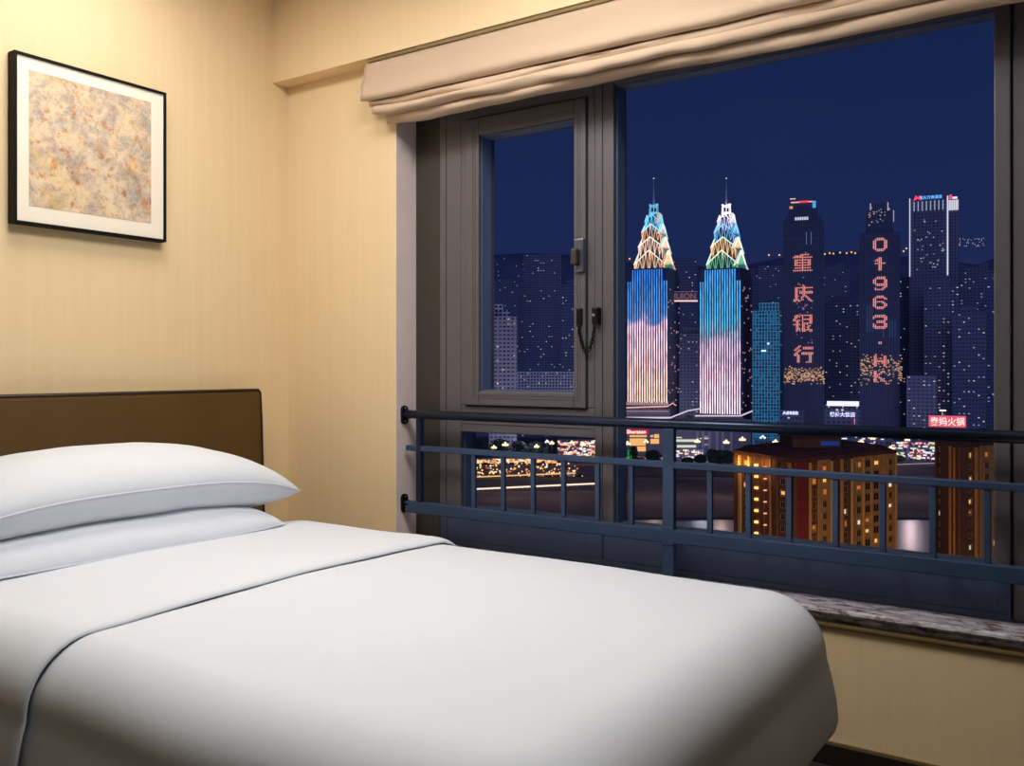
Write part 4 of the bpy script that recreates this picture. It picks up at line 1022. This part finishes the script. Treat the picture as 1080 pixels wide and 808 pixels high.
lamps = [
 (521, 472, 578, 1.15, 5, 'globe street lamp at the left of the lower small window'),
 (533, 469, 578, 1.3, 5, 'taller globe street lamp second from the left of the lower small window'),
 (566, 471, 578, 1.15, 5, 'globe street lamp centred in the lower small window'),
 (577, 466, 576, 1.0, 3, 'paler left lamp of the pair in the lower small window'),
 (582, 467.5, 578, 1.15, 5, 'right lamp of the pair in the lower small window'),
 (603, 467, 578, 1.1, 5, 'globe street lamp in front of the bright shops at left'),
 (615, 469, 578, 1.2, 5, 'globe street lamp beside the mullion in front of the bright shops'),
 (661.8, 468, 578, 1.25, 5, 'globe street lamp under the red hotel sign'),
 (681.5, 466, 578, 1.15, 5, 'globe street lamp between red sign and thick post'),
 (735.5, 465.5, 578, 1.25, 5, 'globe street lamp just right of the thick post'),
 (766, 466.5, 578, 1.3, 5, 'globe street lamp over the big dark tree'),
 (783, 463.5, 578, 1.3, 5, 'globe street lamp above the corner of the brown roof'),
 (804.5, 461.5, 578, 1.1, 3, 'small bright lamp above the brown roof'),
 (818, 466.5, 578, 1.35, 5, 'globe street lamp left of the rooftop penthouse'),
 (828.5, 463, 578, 1.25, 5, 'globe street lamp touching the rooftop penthouse'),
 (908, 466, 578, 1.1, 5, 'globe street lamp just right of the rooftop penthouse'),
 (920.5, 462.5, 578, 1.1, 5, 'globe street lamp above the right part of the brown roof'),
 (939, 472.5, 578, 1.0, 5, 'globe street lamp at the right corner of the brown roof'),
 (957, 464, 578, 1.1, 5, 'globe street lamp between the two brown apartment blocks'),
]
for (px, py, d, big, ng, lab) in lamps:
    c = plan(px, d); zt = zc(py, d); zb = -61.2
    t = lampbuild(zt-zb, lab, big, ng, (255, 222, 175) if ng == 5 else (255, 240, 225)); t.location = (c.x, c.y, zb); t.rotation_euler.z = YAW+px*.3

# ---- trees
def tree(px, ytop, w, d, label, seed, sq=.75):
    rn = random.Random(seed); c = plan(px, d); zb = -61.3; s = d/FPX; W = w*s; zt = zc(ytop, d); Hh = zt-zb
    t = empty('tree', (c.x, c.y, zb), YAW, label, 'tree', 'dark trees on the quay')
    m = MB(); m.tube([(0, 0, 0), (.1, 0, Hh*.35), (0, 0, Hh*.6)], max(.18, W*.03), 7)
    for k in range(4): a = k*1.7; m.tube([(0, 0, Hh*.3), (W*.2*math.cos(a), W*.2*math.sin(a), Hh*.6)], max(.1, W*.015), 5)
    m.build('trunk', MC['trunk'], t)
    m = MB()
    for _ in range(60):
        a = rn.random()*2*PI; rr_ = math.sqrt(rn.random())*.40*W; hh = Hh*(.40+.45*rn.random()); k = 1-.35*abs((hh/Hh)-.6)
        m.ball((rr_*math.cos(a)*k, rr_*math.sin(a)*k, hh), W*.10+rn.random()*W*.06, 1, (1, 1, .8))
    for _ in range(420):
        a = rn.random()*2*PI; ph = rn.random()*PI; q = Vector((math.cos(a)*math.sin(ph)*.52*W, math.sin(a)*math.sin(ph)*.52*W, Hh*(.62+.36*math.cos(ph)*.9)))
        e1 = Vector((rn.uniform(-1, 1), rn.uniform(-1, 1), rn.uniform(-1, 1))).normalized()*.5; e2 = e1.orthogonal().normalized()*.35
        m.poly([q-e1, q+e2, q+e1, q-e2])
    m.build('foliage', MC['leaf'], t)
for i, a in enumerate([
 (759, 474, 31, 560, 'largest dark round tree right of the thick post'), (738.5, 479, 13, 572, 'small dark tree at the left of the largest tree'),
 (689, 474, 16, 572, 'dark round tree under the red hotel sign'), (668, 470, 9, 576, 'small dark tree beside the green kiosk'), (673, 482, 8, 566, 'low dark tree between kiosk and round tree'),
 (508, 464, 18, 600, 'dark tree at the left of the lower small window'), (527, 462, 20, 614, 'dark tree behind the two leftmost globe lamps'), (547, 464, 18, 600, 'dark tree behind the middle of the lower small window'),
 (565, 465, 17, 614, 'dark tree behind the centred globe lamp'), (580, 463, 14, 600, 'dark tree left of the bright shops'), (802, 474, 20, 600, 'dark tree above the brown roof left of the penthouse'),
 (725, 482, 12, 574, 'low dark tree touching the thick post'), (948, 480, 10, 590, 'small dark tree between the two brown blocks')]):
    tree(*a, seed=i)

# ---- brown apartment blocks
brick = mat('ochre_render', (200, 140, 66), .85, noise_s=.4, noise_a=.15)
brick2 = mat('brown_brick', (126, 76, 42), .85, noise_s=.6, noise_a=.2)
redp = mat('red_panel', (140, 44, 30), .8, noise_s=.5)
rooft = mat('brown_roof_tile', (104, 56, 44), .85, noise_s=.6, noise_a=.3)
dkgl = mat('unlit_window', (26, 22, 22), .2, spec=.7)
pier = mat('yellow_pier', (226, 168, 80), .8)
LIT = [E((255, 190, 110), 1.2), E((255, 235, 205), 1.1), E((225, 120, 60), .9)]
def wallframe(a, b_, base):
    a = Vector(a); b_ = Vector(b_); d = (b_-a); L_ = d.length; d.normalize(); n = Vector((d.y, -d.x))   # outward to the viewer
    def M_(): return Matrix(((d.x, -n.x, 0, a.x), (d.y, -n.y, 0, a.y), (0, 0, 1, base), (0, 0, 0, 1)))
    return M_(), L_
def block(name, label, foot, base, ztop, faces, penthouse=None, seed=1):
    rn = random.Random(seed); org = Vector((foot[0][0], foot[0][1], base)); t = empty(name, org, 0, label, 'apartment block')
    rel = [(p[0]-org.x, p[1]-org.y) for p in foot]; H = ztop-base
    m = MB(); m.prism(rel, 0, H); m.build('walls', brick2, t)
    c = Vector((sum(p[0] for p in rel)/len(rel), sum(p[1] for p in rel)/len(rel)))
    big = [(c.x+(p[0]-c.x)*1.035, c.y+(p[1]-c.y)*1.035) for p in rel]
    m = MB(); m.prism(big, H, H+.9); m.prism([(c.x+(p[0]-c.x)*1.0, c.y+(p[1]-c.y)*1.0) for p in rel], H+.9, H+2.2, 0, .86); m.build('roof', rooft, t)
    wcount = 0; proto = {}
    for (i, j, items) in faces:
        mtx, L_ = wallframe(rel[i], rel[j], 0)
        for it in items:
            k = it[0]
            if k == 'pier':
                u, w_, dp, mt_, z0, z1 = it[1:]; m = MB(); m.box(u*L_-w_/2, u*L_+w_/2, -dp, 0.05, z0, H-z1, 0, mtx); m.build('pier', mt_, t)
            if k == 'panel':
                u0, u1, dp, mt_ = it[1:]; m = MB(); m.box(u0*L_, u1*L_, -dp, .05, 0, H, 0, mtx); m.build('wall_panel', mt_, t)
            if k == 'win':
                u, w_, h_, litp, dp = it[1:6]; fh = 3.02
                for f in range(1, 13 if len(it) < 7 else it[6]):
                    if wcount >= 99: break
                    z = H-fh*f; key = (w_, h_, dp, 0 if rn.random() > litp else 1+rn.randrange(3))
                    if z < 4: break
                    wcount += 1
                    mk = MB(); mk.box(u*L_-w_/2-.14, u*L_+w_/2+.14, -dp-.10, .02, z-.16, z, 0, mtx); mk.box(u*L_-w_/2-.14, u*L_-w_/2, -dp-.1, .02, z, z+h_, 0, mtx); mk.box(u*L_+w_/2, u*L_+w_/2+.14, -dp-.1, .02, z, z+h_, 0, mtx); mk.box(u*L_-w_/2-.14, u*L_+w_/2+.14, -dp-.1, .02, z+h_, z+h_+.14, 0, mtx); mk.box(u*L_-.05, u*L_+.05, -dp-.08, .02, z, z+h_, 0, mtx)
                    wo = mk.build('window', brick if key[3] == 0 else pier, t)
                    mk = MB()
                    if key[3] == 0: mk.box(u*L_-w_/2, u*L_+w_/2, -dp-.02, .01, z, z+h_, 0, mtx)
                    else: mk.box(u*L_-w_/2*rn.uniform(.3, .9), u*L_+w_/2*rn.uniform(.3, .9), -dp-.03, .01, z+h_*rn.uniform(0, .4), z+h_*rn.uniform(.7, 1), 0, mtx)
                    mk.build('pane', dkgl if key[3] == 0 else LIT[key[3]-1], wo)
            if k == 'bulbs':
                u, dp, n_, mt_, r_ = it[1:]
                for f in range(n_):
                    m = MB(); m.box(u*L_-r_, u*L_+r_, -dp-.5, 0, H-2.6-3.02*f, H-2.6-3.02*f+r_*1.6, 0, mtx); m.build('wall_lamp', mt_, t)
    if penthouse:
        for (x0, x1, y0, y1, dz0, dz1, mt_) in penthouse:
            m = MB(); m.box(x0, x1, y0, y1, H+dz0, H+dz1, 0, Matrix.Rotation(YAW, 4, 'Z') if 1 else None); m.build('rooftop_room', mt_, t)
    return t, H, rel
GB = -72.2
# block A: corner towards the viewer
K = D2(838, 226); Lf = D2(775.5, 250); Rg = D2(943, 250); Bk = D2(872, 282)
ztA = zc(487.5, 226)
fA = [(0, 1, [('panel', .0, .06, .5, brick2), ('pier', .10, 1.1, .6, pier, 0, .2), ('pier', .28, 1.0, .7, pier, 0, .2), ('pier', .02, .8, .6, brick2, 0, 0), ('pier', .5, 1.2, .4, brick2, 0, 0), ('pier', .72, 1.0, .4, brick2, 0, 0), ('pier', .62, .5, .3, brick, 0, 0),
        ('win', .19, 1.5, 1.5, .15, 0, 10), ('bulbs', .40, .3, 9, E((255, 200, 110), 1.5), .42), ('bulbs', .55, .3, 9, E((255, 170, 130), 1.2), .2), ('win', .82, 1.6, 1.5, .2, 0, 10), ('pier', .93, 1.0, .5, brick, 0, .2)]),
      (1, 2, [('panel', .01, .12, .35, redp), ('pier', .0, .5, .6, brick2, 0, 0), ('pier', .135, .4, .6, pier, 0, .4), ('win', .175, 1.3, 1.7, .55, .15, 11), ('panel', .215, .32, .5, brick), ('win', .265, 1.4, 1.5, .25, .5, 11), ('pier', .335, .5, .8, pier, 0, .4), ('pier', .39, .9, .3, brick2, 0, .2), ('pier', .44, .4, .8, brick, 0, .2), ('win', .485, 1.4, 1.6, .5, 0, 11), ('pier', .545, .35, .6, pier, 0, .4),
        ('panel', .56, .86, .35, brick), ('win', .61, 1.7, 1.6, .35, .35, 11), ('win', .70, 2.0, 1.8, .3, .35, 11), ('win', .79, 2.2, 1.8, .35, .35, 11), ('pier', .655, .25, .7, pier, 0, .4), ('pier', .745, .25, .7, brick, 0, .4), ('panel', .87, 1.0, .6, brick), ('win', .935, 1.5, 1.5, .2, .6, 11), ('pier', 1.0, .5, .8, pier, 0, .3)])]
# local positions for the rooftop rooms (rotated with the view)
inv = Matrix.Rotation(-YAW, 4, 'Z')
def loc(px, d, org): p = plan(px, d)-Vector((org[0], org[1], 0)); return inv @ p
a0 = loc(836, 242, Lf); a1 = loc(887, 242, Lf)
b0 = loc(889, 246, Lf); b1 = loc(938, 246, Lf)
tA, HA, relA = block('apartment_block', 'large brown apartment block with a rooftop penthouse, nearest below the railing', [Lf, K, Rg, Bk], GB, ztA, fA,
   [(a0.x, a1.x, a0.y, a0.y+12, 1, zc(462, 242)-ztA, brick2), (a0.x-.4, a1.x+.4, a0.y-.4, a0.y+12.4, zc(462, 242)-ztA, zc(460.3, 242)-ztA, rooft), (b0.x, b1.x-4, b0.y, b0.y+6, 1, zc(469, 246)-ztA, rooft)])
rz = Matrix.Rotation(YAW, 4, 'Z')
def lamp_w(mb, px, py, d, w=.5, h=.5): 
    p = plan(px, d)-Vector((Lf[0], Lf[1], 0)); z = zc(py, d)-GB; mb.box(p.x-w, p.x+w, p.y-w, p.y+w, z-h, z+h)
m = MB(); p0 = loc(866, 241.4, Lf); p1 = loc(885, 241.4, Lf); z = zc(467.5, 241.4)-GB; m.box(p0.x, p1.x, p0.y, p0.y+.3, z-.7, z+.5, 0, rz); m.build('blue_light_panel', E((24, 50, 120), .8), tA)
# block B
L2 = D2(987, 262); K2 = D2(1011, 236); R2 = D2(1075, 250); B2 = D2(1042, 280)
ztB = zc(472, 236)
fB = [(0, 1, [('panel', .3, .62, .4, brick2), ('pier', .05, .8, .5, brick2, 0, 0), ('pier', .7, .7, .6, brick, 0, .3), ('win', .18, 1.3, 1.5, .3, 0, 11), ('pier', .85, .6, .4, brick, 0, .3)]),
      (1, 2, [('panel', .0, .12, .4, brick2), ('win', .18, 1.2, 1.4, .3, 0, 11), ('pier', .27, .8, .6, brick, 0, .3), ('panel', .33, .62, .5, brick), ('win', .42, 1.6, 1.5, .15, .5, 11), ('win', .56, 1.8, 1.9, .15, .5, 11), ('pier', .65, .4, .8, pier, 0, .3), ('win', .75, 1.6, 1.5, .2, 0, 11), ('win', .9, 1.6, 1.5, .2, 0, 11)])]
tB, HB, relB = block('apartment_block', 'narrower brown apartment block beside the right window frame', [L2, K2, R2, B2], GB, ztB, fB, None, 5)
m = MB(); 
for q in (.3, .55):
    p = Vector(relB[1]).lerp(Vector(relB[2]), q)*.9; m.prism([(p.x-1.2, p.y-1.2+3), (p.x+1.2, p.y-1.2+3), (p.x+1.2, p.y+4.2), (p.x-1.2, p.y+4.2)], HB+.9, HB+3.4, 0, .8)
pieces(m, 'roof_vent', rooft, tB)

# ---- street light reaching the apartment blocks (sodium flood lamps at their feet)
def spot(name, px, d, z, tpx, td, tz, energy, col, ang=70, blend=.6, size=.6):
    l = bpy.data.lights.new(name, 'SPOT'); l.energy = energy; l.color = col; l.spot_size = math.radians(ang); l.spot_blend = blend; l.shadow_soft_size = size
    o = bpy.data.objects.new(name, l); COL.objects.link(o); p = plan(px, d); p.z = z; q = plan(tpx, td); q.z = tz; o.location = p
    o.rotation_euler = (q-p).to_track_quat('-Z', 'Y').to_euler(); return o
SOD = (1, .68, .33)
spot('sodium_flood_lamp', 905, 195, -66, 900, 240, -38, 17000, SOD, 85)
spot('sodium_flood_lamp', 790, 200, -66, 805, 238, -38, 9000, SOD, 80)
spot('sodium_flood_lamp', 1040, 200, -66, 1030, 244, -38, 8000, SOD, 80)
# eaves uplights on the yellow piers
for u, lab in ((.10, 1), (.28, 1), (.55, 0)):
    p = Vector(relA[0]).lerp(Vector(relA[1]), u); n = (Vector(relA[1])-Vector(relA[0])); n = Vector((n.y, -n.x)).normalized()
    l = bpy.data.lights.new('eaves_lamp', 'POINT'); l.energy = 380; l.color = (1, .62, .22); l.shadow_soft_size = .3
    o = bpy.data.objects.new('eaves_lamp', l); COL.objects.link(o); o.location = (Lf[0]+p.x+n.x*2.0, Lf[1]+p.y+n.y*2.0, ztA-2.2)
l = bpy.data.lights.new('roof_fill', 'POINT'); l.energy = 900; l.color = (1, .62, .5); l.shadow_soft_size = .5  # added fill above the large block to brighten its roof
o = bpy.data.objects.new('roof_fill', l); COL.objects.link(o); p = plan(850, 215); o.location = (p.x, p.y, ztA+14)
l = bpy.data.lights.new('roof_fill', 'POINT'); l.energy = 500; l.color = (1, .62, .5); l.shadow_soft_size = .5  # second added fill, over the narrower block's roof
o = bpy.data.objects.new('roof_fill', l); COL.objects.link(o); p = plan(1020, 225); o.location = (p.x, p.y, ztB+12)
for px in (530, 590, 690, 760, 850, 960):  # added warm fill over the quay, standing in for its lamps
    l = bpy.data.lights.new('quay_warm_fill', 'POINT'); l.energy = 5200; l.color = (1, .66, .5); l.shadow_soft_size = .6
    o = bpy.data.objects.new('quay_warm_fill', l); COL.objects.link(o); p = plan(px, 500); o.location = (p.x, p.y, -50)
# added unseen lights that put the glint on the river between the blocks
for px in (953, 966, 972):
    l = bpy.data.lights.new('river_glint_fill', 'POINT'); l.energy = 170; l.color = (1, .88, .85); l.shadow_soft_size = 1.2
    o = bpy.data.objects.new('river_glint_fill', l); COL.objects.link(o); p = plan(px, 450); o.location = (p.x, p.y, -60)
l = bpy.data.lights.new('skyline_fill', 'SUN'); l.energy = .5; l.color = (.40, .50, 1); l.angle = math.radians(40)  # added bluish fill that lifts the skyline, not a visible source
o = bpy.data.objects.new('skyline_fill', l); COL.objects.link(o); o.rotation_euler = (F*1.0+Vector((0, 0, -.35))+R*.25).to_track_quat('-Z', 'Y').to_euler(); o.location = (0, -30, 60)
# added soft fills for the purple glow and haze around the buildings
for px, d, e_ in ((560, 600, 9000), (880, 690, 30000), (1000, 670, 26000), (740, 600, 9000), (700, 840, 50000), (960, 570, 8000)):
    l = bpy.data.lights.new('street_glow_fill', 'POINT'); l.energy = e_; l.color = (.85, .72, 1) if px > 800 else (.8, .8, 1); l.shadow_soft_size = 4
    o = bpy.data.objects.new('street_glow_fill', l); COL.objects.link(o); p = plan(px, d); o.location = (p.x, p.y, GZ+16)


SC.view_settings.view_transform = 'Standard'; SC.view_settings.look = 'None'; SC.view_settings.gamma = 1; SC.view_settings.use_curve_mapping = False
SC.view_settings.exposure = 0
